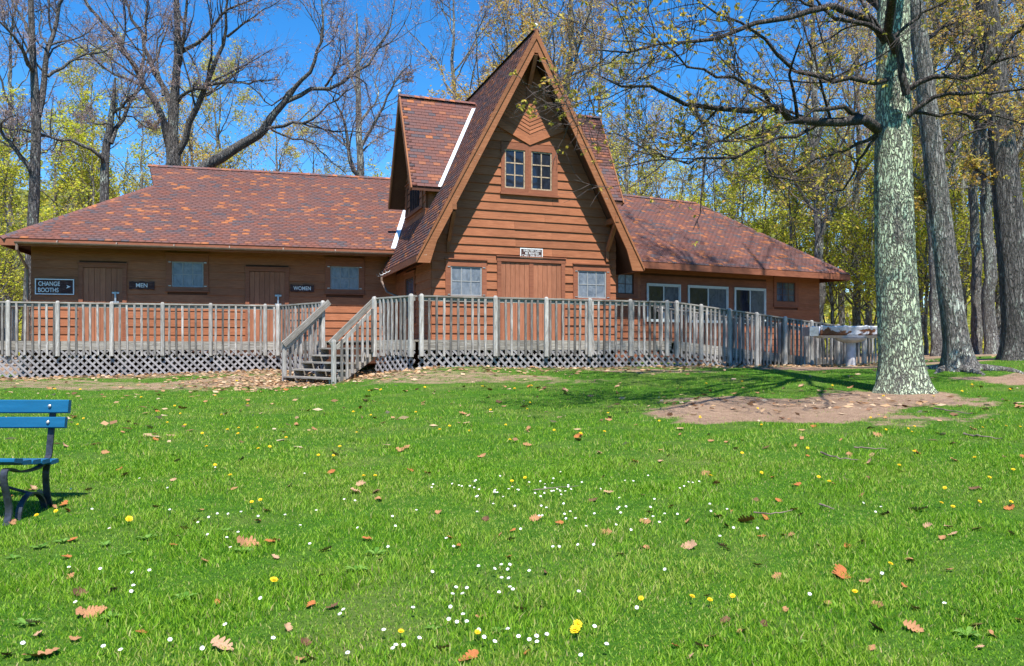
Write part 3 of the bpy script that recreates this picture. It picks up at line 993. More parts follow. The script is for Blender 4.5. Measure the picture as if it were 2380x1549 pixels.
slopeR = math.hypot(RUN, RIDGE_R - EAVE_L)
cosR, sinR = RUN / slopeR, (RIDGE_R - EAVE_L) / slopeR
def r_left(run):
    z = EAVE_L + (RIDGE_R - EAVE_L) / RUN * run
    lo, hi = -14.0, 2.0
    for _ in range(40):
        mid = (lo + hi) / 2
        q = R.p(mid, -OV_R + run, z)
        t, w = c_of(q[0], q[1])
        if main_z(max(t, 0)) < z:
            hi = mid
        else:
            lo = mid
    return hi
def r_ext(q):
    run = q * cosR
    return r_left(run) - 0.06, TE_R - (TE_R - TR_R) * run / RUN
rr = slab('roof', [R.p(r_left(0) - 0.1, -OV_R, EAVE_L), R.p(TE_R, -OV_R, EAVE_L), R.p(TR_R, -OV_R + RUN, RIDGE_R), R.p(r_left(RUN) - 0.1, -OV_R + RUN, RIDGE_R)], TH, 'soffit_paint', bld)
slab('roof', [R.p(-6.0, 7.8, EAVE_L), R.p(-6.0, -OV_R + RUN + 0.001, RIDGE_R), R.p(TR_R, -OV_R + RUN + 0.001, RIDGE_R), R.p(TE_R, 7.8, EAVE_L)], TH, 'shingle_brown', bld)
slab('roof', [R.p(TE_R, -OV_R + 0.002, EAVE_L), R.p(TE_R, 7.798, EAVE_L), R.p(TR_R, -OV_R + RUN, RIDGE_R)], TH, 'shingle_brown', bld)
shingles(rr, R.p(0, -OV_R - 0.015, EAVE_L - 0.008), vec3(R, 1, 0, 0), vec3(R, 0, cosR, sinR), slopeR, r_ext, seed=2)
caps(rr, R.p(TE_R, -OV_R, EAVE_L + 0.02), R.p(TR_R, -OV_R + RUN, RIDGE_R + 0.02), 3)
caps(rr, R.p(TR_R, -OV_R + RUN, RIDGE_R + 0.03), R.p(r_left(RUN), -OV_R + RUN, RIDGE_R + 0.03), 4)
bar('fascia_board', R.p(r_left(0), -OV_R, EAVE_L - 0.12), R.p(TE_R + 0.02, -OV_R, EAVE_L - 0.12), 0.035, 0.21, 'brown_trim', bld)
bar('fascia_board', R.p(TE_R, -OV_R + 0.02, EAVE_L - 0.12), R.p(TE_R, 7.8, EAVE_L - 0.12), 0.035, 0.21, 'brown_trim', bld)
downspout([R.p(4.60, 0.05, EAVE_L - 0.3), R.p(4.60, 0.05, -0.45)])

# ---------------- middle block
WH = 2.60
GAP = 0.17                                        # roof build-up measured straight down
wc = gable_core(C, WH, WALLW, WALLW + 0.12, -0.9, APEX - GAP - 0.02, PITCH, 99)
wall_core(C, -WH, -WH + 0.12, WALLW + 0.121, 5.6, -0.9, 3.05)
wall_core(C, WH - 0.12, WH, WALLW + 0.121, 7.6, -0.9, 3.05)
gable_core(C, WH, BACKW - 0.6, BACKW - 0.48, -0.9, APEX - GAP - 0.02, PITCH, 99)
cw = [(rect(C, WALLW, 1034.4, 605, 1129.8, 693.6), rect(C, WALLW, 1046.6, 620.2, 1119, 688.5)), (rect(C, WALLW, 1331, 616.8, 1416.8, 696.6), rect(C, WALLW, 1341.5, 630.5, 1407.5, 694))]
dd = rect(C, WALLW, 1163.7, 611, 1303, 780)
mid = (C.t(1229, WALLW), C.t(1238.7, WALLW))
gw = rect(C, WALLW, 1163.7, 336.4, 1294.5, 451.5)
gl = rect(C, WALLW, 1172, 349.7, 1219.3, 438.3); gr = rect(C, WALLW, 1233.4, 354.1, 1281.3, 444.2)
zlo, zhi = (gl[2] + gr[2]) / 2, (gl[3] + gr[3]) / 2
holes = [(a[0] + 0.03, a[1] - 0.03, a[2] + 0.02, a[3] - 0.03) for a, p in cw] + [(dd[0] - 0.1, dd[1] + 0.1, DECK_Z, dd[3] + 0.1), (gw[0] + 0.03, gw[1] - 0.03, gw[2] + 0.03, gw[3] - 0.03)]
def c_ext(z):
    h = min(WH, (APEX - GAP - 0.05 - z) / PITCH)
    return (-h, h)
siding(wc, C, WALLW - 0.001, DECK_Z - 0.02, 6.1, c_ext, holes, 0.228, split=3.2, seed=3, proud=0.034)
for a, p in cw:
    window_part(C, WALLW - 0.001, a, p, 3, 2, 'hazy_pane', 'sash_pale', bolts=True)
door_part(C, WALLW - 0.001, dd[0], dd[1], DECK_Z, dd[3], 0.12, 6, mid_post=mid)
midg = (gl[1] + gr[0]) / 2
window_part(C, WALLW - 0.001, (gw[0], midg - 0.001, gw[2], gw[3]), (gl[0], gl[1], zlo, zhi), 2, 3, 'dark_pane', 'sash_wood', sill=False, bar_w=0.03)
window_part(C, WALLW - 0.001, (midg + 0.001, gw[1], gw[2], gw[3]), (gr[0], gr[1], zlo, zhi), 2, 3, 'dark_pane', 'sash_wood', sill=False, bar_w=0.03)
bar('window_sill', C.p(gw[0] - 0.03, WALLW - 0.04, gw[2] - 0.03), C.p(gw[1] + 0.03, WALLW - 0.04, gw[2] - 0.03), 0.09, 0.055, 'brown_trim', bld)
# chevron boards in the peak: their V points down over the gable window
tv, zv = C.tz(1229.6, 339.3, WALLW)
SL = 0.47
def chevron(z_c, h, proud, name='chevron_board'):
    for s in (-1, 1):
        top = APEX - GAP - 0.06
        lim = (top - (z_c + h) + PITCH * 0 ) / (PITCH + SL) - (0.0)
        lim = max(0.0, (top - z_c - h - PITCH * s * tv * 0) / (PITCH + SL))
        lim = lim - s * tv * 0.0
        if lim < 0.06:
            return
        x0, x1 = tv, s * min(lim, 1.05 if h > 0.15 else 3)
        if (x1 - x0) * s < 0.05:
            continue
        zz = lambda x: z_c + SL * abs(x - tv)
        V = [(x0, -proud, zz(x0)), (x1, -proud, zz(x1)), (x1, 0, zz(x1)), (x0, 0, zz(x0)), (x0, -proud + 0.014, zz(x0) + h), (x1, -proud + 0.014, zz(x1) + h), (x1, 0, zz(x1) + h), (x0, 0, zz(x0) + h)]
        q = BOXQ if s > 0 else BOXQ[:, ::-1]
        g = Geo().add(np.array(V) - np.array([(x0 + x1) / 2, 0, z_c]), q)
        place(name, g.mesh(name, 'brown_paint'), wc, C.p((x0 + x1) / 2, WALLW - 0.001, z_c), C.yaw)
chevron(zv, 0.19, 0.075)
zz_ = zv + 0.19
while zz_ < APEX - 0.55:
    chevron(zz_, 0.105, 0.062)
    zz_ += 0.105
# left side wall of the middle block
S = Frame(*C.p(-WH, 5.6, 0)[:2], 20.0 - 90.0)
ws_ = wall_core(S, 0.3, 5.6 - WALLW - 0.001, 0.0, 0.02, -0.9, 3.0)
sw = (S.t(966), S.t(987))
siding(ws_, S, -0.001, DECK_Z - 0.02, 2.3, lambda z: (0.3, 5.6 - WALLW - 0.001), [(2.0, 3.3, 0.9, 2.2)], 0.228, seed=4)
window_part(S, -0.001, (2.0, 3.3, 0.75, 2.15), (2.13, 3.17, 0.88, 2.02), 1, 1, 'mirror_pane', 'sash_dark')
S2 = Frame(*C.p(WH, WALLW, 0)[:2], 20.0 + 90.0)
ws2 = wall_core(S2, 0.001, 6.5, 0.0, 0.02, -0.9, 3.0)

# steep roof of the middle block
slopeC = HALF * math.hypot(1, PITCH)
cC, sC = 1 / math.hypot(1, PITCH), PITCH / math.hypot(1, PITCH)
ZE = APEX - PITCH * HALF
rcl = slab('roof', [C.p(-HALF, 0, ZE), C.p(0, 0, APEX), C.p(0, BACKW, APEX), C.p(-HALF, BACKW, ZE)], GAP, 'soffit_paint', bld)
rcr = slab('roof', [C.p(HALF, 0, ZE), C.p(HALF, BACKW, ZE), C.p(0.0005, BACKW, APEX), C.p(0.0005, 0, APEX)], GAP, 'soffit_paint', bld)
# dormers
DW, DHALF, DZ, DPITCH = 3.37, 1.53, 7.26, 1.87
DEAVE = DZ - DPITCH * DHALF
def dormer(sgn, s_end, wall_s, name_seed):
    def valley(w):            # |t| where the dormer plane meets the main roof
        z = DZ - DPITCH * abs(w - DW)
        return (APEX - z) / PITCH
    sl = DHALF * math.hypot(1, DPITCH)
    cd, sd = 1 / math.hypot(1, DPITCH), DPITCH / math.hypot(1, DPITCH)
    near = slab('dormer_roof', [C.p(sgn * s_end, DW - DHALF, DEAVE), C.p(sgn * s_end, DW, DZ), C.p(sgn * valley(DW) * 0.9, DW, DZ), C.p(sgn * valley(DW - DHALF) * 0.95, DW - DHALF, DEAVE)][::(1 if sgn < 0 else -1)], 0.13, 'soffit_paint', bld)
    far = slab('dormer_roof', [C.p(sgn * s_end, DW + DHALF, DEAVE), C.p(sgn * valley(DW - DHALF) * 0.95, DW + DHALF, DEAVE), C.p(sgn * valley(DW) * 0.9, DW + 0.001, DZ), C.p(sgn * s_end, DW + 0.001, DZ)][::(1 if sgn < 0 else -1)], 0.13, 'soffit_paint', bld)
    def ext(q):
        w = DW - DHALF + q * cd
        a = sorted((sgn * (s_end + 0.015), sgn * (valley(w) - 0.03)))
        return a
    shingles(near, C.p(0, DW - DHALF - 0.012, DEAVE - 0.02), vec3(C, 1, 0, 0), vec3(C, 0, cd, sd), sl, ext, single=(lambda a, q: True), seed=10 + name_seed)
    def extf(q):
        w = DHALF - q * cd
        v_ = (APEX - (DZ - DPITCH * w)) / PITCH
        a = sorted((-sgn * (s_end + 0.015), -sgn * (v_ - 0.03)))
        return a
    shingles(far, C.p(0, DW + DHALF + 0.012, DEAVE - 0.02), vec3(C, -1, 0, 0), vec3(C, 0, -cd, sd), sl, extf, seed=20 + name_seed)
    caps(near, C.p(sgn * (s_end + 0.02), DW, DZ + 0.03), C.p(sgn * valley(DW), DW, DZ + 0.03), 5 + name_seed, 0.10)
    # gable wall of the dormer and its near cheek
    if sgn < 0:
        D = Frame(*C.p(-wall_s, DW, 0)[:2], 20.0 - 90.0)
    else:
        D = Frame(*C.p(wall_s, DW, 0)[:2], 20.0 + 90.0)
    hw = DHALF - 0.22
    zb_ = APEX - PITCH * wall_s - 0.05
    top = DZ - 0.17
    g = Geo().prism([(-hw, zb_), (hw, zb_), (hw, top - DPITCH * hw), (0, top), (-hw, top - DPITCH * hw)], 0.0, 0.06)
    dwall = geo_in(D, g, 'dormer_wall', 'brown_paint', bld)
    def dext(z):
        h = min(hw, (top - z) / DPITCH)
        return (-h, h)
    siding(dwall, D, -0.001, zb_, top - 0.1, dext, [(-0.62, 0.62, 4.0, 5.5)], 0.2, seed=30)
    window_part(D, -0.001, (-1.05, 1.05, zb_ + 0.30, zb_ + 1.25), (-0.95, 0.95, zb_ + 0.38, zb_ + 1.17), 6, 1, 'dark_pane', 'sash_dark', sill=True)
    for s_ in (-1, 1):
        w_ = DW + s_ * hw
        P = [C.p(sgn * wall_s, w_, zb_), C.p(sgn * wall_s, w_, top - DPITCH * hw + 0.02), C.p(sgn * 1.9, w_, top - DPITCH * hw + 0.02)]
        slab('dormer_cheek', P, 0.05, 'brown_paint', bld, vec3(C, 0, -s_, 0))
    # rake boards
    for s_ in (-1, 1):
        p0, p1 = C.p(sgn * s_end, DW + s_ * 0.02, DZ - 0.10), C.p(sgn * s_end, DW + s_ * (DHALF + 0.01), DEAVE - 0.115)
        bar('rake_board', p0, p1, 0.04, 0.15, 'rake_paint', bld)
    g = Geo()
    for a in range(1):
        th = np.linspace(0, math.pi, 7)
        g.tube([(0, 0, 0.0), (0, 0, 0.03), (0, 0, 0.05), (0, 0, 0.09), (0, 0, 0.12), (0, 0, 0.135)], [0.02, 0.02, 0.035, 0.045, 0.03, 0.008], 10)
    place('finial', g.mesh('finial', 'white_paint', True), bld, C.p(sgn * (s_end + 0.0), DW, DZ + 0.03))
    # white valley flashing on the near side
    pts = []
    for w_ in np.linspace(DW - DHALF - 0.02, DW - 0.12, 2):
        pts.append(C.p(sgn * (valley(w_)), w_, DZ - DPITCH * abs(w_ - DW)))
    d = pts[1] - pts[0]; d /= np.linalg.norm(d)
    nm = np.array([sgn * sC, 0, cC]); nmain = np.array([*(sgn * sC * C.e), cC])
    ndor = np.array([*(-sd * C.i), cd])
    s1 = np.cross(d, nmain); s1 /= np.linalg.norm(s1)
    if s1 @ np.array([*(-C.i), 0]) < 0: s1 = -s1
    s2 = np.cross(d, ndor); s2 /= np.linalg.norm(s2)
    if s2 @ np.array([*(sgn * C.e), 0]) < 0: s2 = -s2
    o1, o2 = nmain * 0.028, ndor * 0.028
    mid_ = (nmain + ndor) * 0.026
    V = []
    for p in pts:
        V += [p + s1 * 0.10 + o1, p + mid_ * 1.2, p + s2 * 0.10 + o2]
    mesh_obj('valley_flashing', V, [np.array([[0, 1, 4, 3], [1, 2, 5, 4]])], 'white_flashing', bld)
    return near
dormer(-1, 2.85, 2.38, 0)
dormer(1, 3.50, 2.60, 1)
# main courses: leave out what the dormers and wings cover
def cl_ext(q):
    return (0.0 - 0.02, BACKW)
A_l, Q_l = vec3(C, 0, -1, 0), vec3(C, cC, 0, sC)
shingles(rcl, C.p(-HALF - 0.012, 0, ZE - 0.02), A_l, Q_l, slopeC, lambda q: (-BACKW, 0.025), single=(lambda a, q: a > -2.3 and q < 2.2), seed=41)
shingles(rcr, C.p(HALF + 0.012, 0, ZE - 0.02), vec3(C, 0, 1, 0), vec3(C, -cC, 0, sC), slopeC, lambda q: (-0.025, BACKW), seed=42)
caps(rcl, C.p(0, -0.03, APEX + 0.035), C.p(0, BACKW, APEX + 0.035), 9, 0.10)
# rake boards of the front gable: an outer and an inner board each side
for s_ in (-1, 1):
    def line(off, drop=0.0):
        return lambda a: APEX - off - PITCH * a
    outer = [(0, APEX - 0.02), (HALF + 0.03, APEX - 0.02 - PITCH * (HALF + 0.03)), (HALF + 0.03, ZE - 0.20), (HALF - 0.30, ZE - 0.20), (HALF - 0.47, ZE + 0.35), (0, APEX - 0.02 - 0.50)]
    g = Geo().prism([(s_ * a, z) for a, z in outer][::(1 if s_ > 0 else -1)], -0.045, -0.005)
    geo_in(C, g, 'rake_board', 'rake_paint', bld)
    outer = [(0, APEX + 0.0), (HALF + 0.05, APEX - PITCH * (HALF + 0.05)), (HALF + 0.05, ZE - 0.19), (0, APEX - 0.24)]
    g = Geo().prism([(s_ * a, z) for a, z in outer][::(1 if s_ > 0 else -1)], -0.075, -0.046)
    geo_in(C, g, 'rake_trim', 'rake_paint', bld)
    # eave fascia
    bar('fascia_board', C.p(s_ * (HALF + 0.015), 0.02, ZE - 0.10), C.p(s_ * (HALF + 0.015), BACKW, ZE - 0.10), 0.035, 0.16, 'brown_trim', bld)
    # knee brace down to the wall
    tb, zb2 = (C.tz(1056, 478, -0.02) if s_ < 0 else C.tz(1433, 508, -0.02))
    g = Geo()
    g.prism([(0, 0), (0.10, 0), (0.10, 0.14), (0, 0.14)], -0.06, 0.56)
    geo_in(C, g, 'knee_brace', 'rake_paint', bld, tb - 0.05, 0.0, zb2 - 0.10)
    bar('knee_brace', C.p(tb, 0.02, zb2 - 0.12), C.p(tb, WALLW - 0.06, zb2 - 0.80), 0.09, 0.10, 'rake_paint', bld)
    bar('knee_brace', C.p(tb, WALLW - 0.06, zb2 - 0.75), C.p(tb, WALLW - 0.06, zb2 - 1.10), 0.09, 0.07, 'rake_paint', bld)
bar('knee_brace', C.p(0, 0.0, APEX - 0.62), C.p(0, WALLW - 0.06, APEX - 1.32), 0.10, 0.11, 'brown_trim', bld)
bar('knee_brace', C.p(0, WALLW - 0.06, APEX - 1.28), C.p(0, WALLW - 0.06, APEX - 1.62), 0.10, 0.08, 'brown_trim', bld)
bar('ridge_beam', C.p(0, -0.05, APEX - 0.52), C.p(0, WALLW, APEX - 0.52), 0.13, 0.16, 'rake_paint', bld)
g = Geo().tube([(0, 0, 0.0), (0, 0, 0.04), (0, 0, 0.06), (0, 0, 0.10), (0, 0, 0.14), (0, 0, 0.155)], [0.025, 0.025, 0.04, 0.055, 0.035, 0.008], 10)
place('finial', g.mesh('finial', 'white_paint', True), bld, C.p(0, -0.02, APEX + 0.02))
# valley flashing between the left wing roof and the steep roof
pts = []
for run in (0.02, 2.6):
    z = EAVE_L + (RIDGE_L - EAVE_L) / RUN * run
    pts.append(L.p(l_right(run), -OV_L + run, z))
d = pts[1] - pts[0]; d /= np.linalg.norm(d)
nmain = np.array([*(-sC * C.e), cC]); nwing = np.array([*(-sinL * L.i), cosL])
s1 = np.cross(d, nmain); s1 /= np.linalg.norm(s1)
if s1 @ np.array([*(-C.i), 0]) < 0: s1 = -s1
s2 = np.cross(d, nwing); s2 /= np.linalg.norm(s2)
if s2 @ np.array([*(-L.e), 0]) < 0: s2 = -s2
V = []
for p in pts:
    V += [p + s1 * 0.06 + nmain * 0.03, p + (nmain + nwing) * 0.03, p + s2 * 0.14 + nwing * 0.03]
mesh_obj('valley_flashing', V, [np.array([[0, 1, 4, 3], [1, 2, 5, 4]])], 'white_flashing', bld)
# gutter hooks and the second downspout at the left eave of the middle block
for w_ in (3.3, 3.75, 4.2, 4.6):
    g = Geo().tube([(0, 0, 0), (-0.06, 0, -0.05), (-0.12, 0, -0.05), (-0.15, 0, 0.0)], 0.009, 6)
    place('gutter_hook', g.mesh('gutter_hook', 'galvanised'), bld, C.p(-HALF - 0.03, w_, ZE - 0.08), C.yaw)
downspout([C.p(-HALF - 0.06, 4.45, ZE - 0.16), C.p(-HALF - 0.06, 4.45, ZE - 0.30), C.p(-WH - 0.42, 4.3, ZE - 0.62), C.p(-WH - 0.08, 3.9, ZE - 0.82), C.p(-WH - 0.06, 3.85, ZE - 1.0), C.p(-WH - 0.06, 3.85, DECK_Z)])

# ------------------------------------------------------------------ signs on the walls
def text_mesh(body, size, mat, depth=0.004, align='CENTER', bold=0.0):
    cu = bpy.data.curves.new('lettering', 'FONT')
    cu.body = body
    cu.size = size
    cu.extrude = depth
    cu.offset = bold
    cu.align_x = align
    cu.align_y = 'CENTER'
    o = bpy.data.objects.new('lettering', cu)
    COL.objects.link(o)
    me = bpy.data.meshes.new_from_object(o.evaluated_get(bpy.context.evaluated_depsgraph_get()))
    bpy.data.objects.remove(o)
    me.name = 'lettering'
    me.materials.clear()
    me.materials.append(MATS[mat])
    return me

def fit_text(root, lines, cx, cz, width, height, y, mat='white_paint', bold=0.0):
    """one line of raised letters per part, stretched to the width and height it has on the board"""
    for body, x, z, w_, h_ in lines:
        me = text_mesh(body, 1.0, mat, 0.02, bold=bold)
        co = np.empty(len(me.vertices) * 3); me.vertices.foreach_get('co', co); co = co.reshape(-1, 3)
        mn, mx = co.min(0), co.max(0)
        co = (co - (mn + mx) / 2) / (mx - mn)
        V = np.stack([co[:, 0] * w_ + x, y - 0.003 - 0.008 * co[:, 2], co[:, 1] * h_ + z], -1)
        me.vertices.foreach_set('co', V.ravel()); me.update()
        link(bpy.data.objects.new('lettering', me), root)

def sign(fr, w, u0, v0, u1, v1, label, lines, frame=0.0, rough_edges=False, arrow=False):
    t0, t1, z0, z1 = rect(fr, w, u0, v0, u1, v1)
    c, cz = (t0 + t1) / 2, (z0 + z1) / 2
    W, H = t1 - t0, z1 - z0
    root = thing('wall_sign', label, 'sign', tuple(fr.p(c, w, cz)))
    root.rotation_euler = (0, 0, fr.yaw)
    rng = random.Random(int(u0))
    if rough_edges:
        k = 14
        top = [(-W / 2 + W * i / k, H / 2 - rng.choice([0, 0, 0.012, 0.02])) for i in range(k + 1)]
        bot = [(W / 2 - W * i / k, -H / 2 + rng.choice([0, 0, 0.008, 0.014])) for i in range(k + 1)]
        g = Geo().prism((bot + top)[::-1], -0.055, -0.032)
        g.Q[0] = g.Q[0][::-1]; g.Q[1] = g.Q[1][::-1]
    else:
        g = Geo().box(-W / 2, W / 2, -0.055, -0.032, -H / 2, H / 2)
    link(bpy.data.objects.new('board', g.mesh('board', 'sign_wood')), root)
    if frame:
        f = frame
        g = Geo().box(-W / 2, W / 2, -0.066, -0.0555, H / 2 - f, H / 2).box(-W / 2, W / 2, -0.066, -0.0555, -H / 2, -H / 2 + f).box(-W / 2, -W / 2 + f, -0.066, -0.0555, -H / 2 + f, H / 2 - f).box(W / 2 - f, W / 2, -0.066, -0.0555, -H / 2 + f, H / 2 - f)
        link(bpy.data.objects.new('frame', g.mesh('frame', 'white_paint')), root)
    fit_text(root, [(b_, x * W, z * H, ww * W, hh * H) for b_, x, z, ww, hh in lines], 0, 0, W, H, -0.0555, bold=0.012)
    if arrow:
        g = Geo().prism([(0.30 * W, 0.13 * H), (0.335 * W, 0.02 * H), (0.30 * W, -0.10 * H), (0.41 * W, 0.02 * H)], -0.066, -0.0555)
        link(bpy.data.objects.new('arrow', g.mesh('arrow', 'white_paint')), root)
    return root

sign(L, 0, 82.9, 649.2, 173.7, 685.5, 'large dark board with white border reading CHANGE BOOTHS and an arrow', [('CHANGE', -0.14, 0.19, 0.55, 0.28), ('BOOTHS', -0.16, -0.21, 0.52, 0.28)], frame=0.026, arrow=True)
sign(L, 0, 300.9, 654.6, 359.8, 673.5, 'small weathered board reading MEN beside a plank door', [('MEN', 0.0, 0.0, 0.45, 0.50)], rough_edges=True)
sign(L, 0, 675, 662, 729.5, 679.8, 'small weathered board reading WOMEN beside a plank door', [('WOMEN', 0.0, 0.0, 0.74, 0.50)], rough_edges=True)
sign(C, WALLW, 1207, 578.5, 1259.4, 601.5, 'white-bordered sign above the double doors saying the shelter can be rented',
     [('SHELTER CAN', 0.02, 0.26, 0.74, 0.20), ('BE RENTED', 0.03, 0.0, 0.60, 0.20), ('CALL 208-3321', 0.0, -0.25, 0.84, 0.20)], frame=0.026)

# ------------------------------------------------------------------ deck, steps and ramp
RAIL_Z = 1.205
PB = np.array([-6.39, 21.30]); PD = np.array([-2.18, 17.36]); PC_ = np.array([-2.10, 17.38]); PR = np.array([4.05, 19.70])
RY = math.radians(24.0)
PE = PR + 7.7 * np.array([math.cos(RY), math.sin(RY)])
PLf = L.p(-2.02, -1.65, 0)[:2]
diag = (PD - PB) / np.linalg.norm(PD - PB)
ST_A = PB + diag * 2.26; ST_B = PB + diag * 4.33            # the opening at the head of the steps
deck = thing('deck', 'weathered grey timber deck with slatted railing and lattice skirt along the shelter front', 'deck', (-3.0, 20.0, -0.5))
steps = thing('deck_steps', 'short flight of grey wooden steps with sloping handrails leading up to the deck', 'steps', (*((ST_A + ST_B) / 2 + np.array([-0.5, -0.6])), -0.83))
ramp_ = thing('ramp', 'grey wooden ramp with slatted railing sloping down from the deck to the oak', 'ramp', (*((PR + PE) / 2), -0.45))

def bal_mesh(h, wx=0.052, wy=0.036):
    k = (round(h, 2), wx)
    if k not in bal_mesh.c:
        g = Geo().box(-wx / 2, wx / 2, -wy / 2, wy / 2, -h / 2, h / 2)
        bal_mesh.c[k] = g.mesh('baluster', 'grey_upright')
    return bal_mesh.c[k]
bal_mesh.c = {}

def post_mesh(h, w=0.098):
    k = round(h, 2)
    if k not in post_mesh.c:
        c = 0.018
        a = w / 2
        oct_ = [(-a + c, -a), (a - c, -a), (a, -a + c), (a, a - c), (a - c, a), (-a + c, a), (-a, a - c), (-a, -a + c)]
        V, Q = [], []
        for s_, z in ((1, -h / 2), (1, h / 2 - 0.055), (0.82, h / 2 - 0.018), (0.42, h / 2)):
            V += [(x * s_, y * s_, z) for x, y in oct_]
        for r_ in range(3):
            Q += [[r_ * 8 + i, r_ * 8 + (i + 1) % 8, r_ * 8 + 8 + (i + 1) % 8, r_ * 8 + 8 + i] for i in range(8)]
        Q += [list(range(8))[::-1], list(range(24, 32))]
        post_mesh.c[k] = Geo().add(V, Q).mesh('post', 'grey_post')
    return post_mesh.c[k]
post_mesh.c = {}

def railing(root, p0, p1, z0, z1, posts, spacing=0.168, skirt=True, seed=0, ends=(0.0, 0.0), low=0.36, gap_rail=0.985, post_low=None):
    """one straight run: cap, under-rail, skirt board, balusters and posts, each a part. z0,z1: deck height at the ends"""
    rng = random.Random(seed)
    p0 = np.asarray(p0, float); p1 = np.asarray(p1, float)
    d = p1 - p0
    Ln = np.linalg.norm(d); d = d / Ln
    yaw = math.atan2(d[1], d[0])
    nrm = np.array([d[1], -d[0]])              # towards the viewer's side
    P = lambda s_, off, z: np.array([*(p0 + d * s_ + nrm * off), z])
    zz = lambda s_: z0 + (z1 - z0) * s_ / Ln
    cut = [0.0] + [f * Ln for f in posts if 0.02 < f < 0.98][1::2] + [Ln]
    for a, b_ in zip(cut[:-1], cut[1:]):
        bar('rail_cap', P(a + 0.003, -0.01, zz(a) + gap_rail), P(b_ - 0.003, -0.01, zz(b_) + gap_rail), 0.135, 0.036, 'grey_board', root)
        bar('under_rail', P(a + 0.003, 0.0, zz(a) + gap_rail - 0.068), P(b_ - 0.003, 0.0, zz(b_) + gap_rail - 0.068), 0.036, 0.088, 'grey_board', root)
        if skirt:
            bar('skirt_board', P(a + 0.003, 0.0, zz(a) - 0.115), P(b_ - 0.003, 0.0, zz(b_) - 0.115), 0.038, 0.23, 'grey_board', root)
    s_ = 0.09
    pts = [f * Ln for f in posts]
    while s_ < Ln - 0.05:
        if all(abs(s_ - q) > 0.075 for q in pts):
            top = zz(s_) + gap_rail - 0.03 + rng.uniform(-0.012, 0.012)
            bot = zz(s_) - low + rng.uniform(-0.02, 0.02)
            h = round((top - bot) / 0.02) * 0.02
            o = place('baluster', bal_mesh(h), root, P(s_ + rng.uniform(-0.012, 0.012), 0.0375, (top + bot) / 2), yaw + rng.uniform(-0.06, 0.06))
            o.rotation_euler.rotate_axis('Y', rng.uniform(-0.012, 0.012))
        s_ += spacing * rng.uniform(0.93, 1.07)
    for q in pts:
        h = gap_rail + 0.045 + (low + 0.02 if post_low is None else post_low) + rng.uniform(-0.01, 0.01)
        place('post', post_mesh(h), root, P(q, 0.070, zz(q) + gap_rail + 0.045 - h / 2), yaw)

railing(deck, PLf, PB, DECK_Z, DECK_Z, [0.035, 0.20, 0.385, 0.565, 0.74, 0.945, 0.993], seed=1)
railing(deck, PB, ST_A, DECK_Z, DECK_Z, [0.98], seed=2, spacing=0.16)
railing(deck, ST_B, PD, DECK_Z, DECK_Z, [0.03, 0.97], seed=3, spacing=0.15)
railing(deck, PC_, PR, DECK_Z, DECK_Z, [0.008, 0.275, 0.47, 0.645, 0.815, 0.975], seed=4, spacing=0.163)
# return of the railing at the far left end
railing(deck, L.p(-2.02, -0.15, 0)[:2], PLf, DECK_Z, DECK_Z, [0.05, 0.9], seed=5)
# floor and framing
fl = [(*PLf, DECK_Z), (*PB, DECK_Z), (*PD, DECK_Z), (*PC_, DECK_Z), (*PR, DECK_Z), tuple(C.p(4.0, 4.8, DECK_Z)), tuple(C.p(2.7, 5.6, DECK_Z)), tuple(C.p(2.7, 0.60, DECK_Z)), tuple(C.p(-2.62, 0.60, DECK_Z)), tuple(C.p(-2.62, 4.6, DECK_Z)), tuple(L.p(-2.02, 0.05, DECK_Z))]
slab('floor', [np.array(p) for p in fl], 0.04, 'deck_wood', deck)
for s_ in np.linspace(0.06, 0.94, 6):
    p = PLf + (PB - PLf) * s_ + L.i * 0.5
    place('pier', box_mesh('pier', 0.14, 0.14, 1.1, 'concrete'), deck, (p[0], p[1], DECK_Z - 0.60))
for s_ in np.linspace(0.06, 0.94, 5):
    p = PC_ + (PR - PC_) * s_ + C.i * 0.5
    place('pier', box_mesh('pier', 0.14, 0.14, 1.1, 'concrete'), deck, (p[0], p[1], DECK_Z - 0.60))

def lattice(root, p0, p1, ztop0, ztop1, seed=0, pitch=0.188):
    rng = random.Random(seed)
    p0 = np.asarray(p0, float); p1 = np.asarray(p1, float)
    d = p1 - p0
    Ln = np.linalg.norm(d); d = d / Ln
    yaw = math.atan2(d[1], d[0])
    nrm = np.array([d[1], -d[0]])
    for lay, sg in ((0, 1), (1, -1)):
        s_ = -0.1
        while s_ < Ln + 0.1:
            x, y = p0 + d * s_
            zt_ = ztop0 + (ztop1 - ztop0) * np.clip(s_ / Ln, 0, 1)
            h = zt_ - gz(x, y) + 0.12
            # clip the strip to the run
            half = h / 2
            a, b_ = -half, half
            if s_ - half < 0: a = -s_
            if s_ + half > Ln: b_ = Ln - s_
            if b_ - a > 0.08:
                ln = (b_ - a) * 1.4142
                mid_s = s_ + (a + b_) / 2
                mid_z = zt_ + 0.03 - h / 2 + sg * (a + b_) / 2
                q = p0 + d * mid_s + nrm * (0.012 - 0.012 * (1 - lay))
                me = box_mesh('lattice_strip', round(ln, 2), 0.009, 0.050, 'lattice_wood')
                rot = (Matrix.Rotation(yaw, 3, 'Z') @ Matrix.Rotation(-sg * math.pi / 4, 3, 'Y')).to_euler()
                place('lattice_strip', me, root, (q[0], q[1], mid_z), rot=rot)
            s_ += pitch
    
ZL = DECK_Z - 0.235
lattice(deck, PLf, PB, ZL, ZL, 1)
lattice(deck, PB, ST_A, ZL, ZL, 2)
lattice(deck, ST_B, PD, ZL, ZL, 3)
lattice(deck, PC_, PR, ZL, ZL, 4)

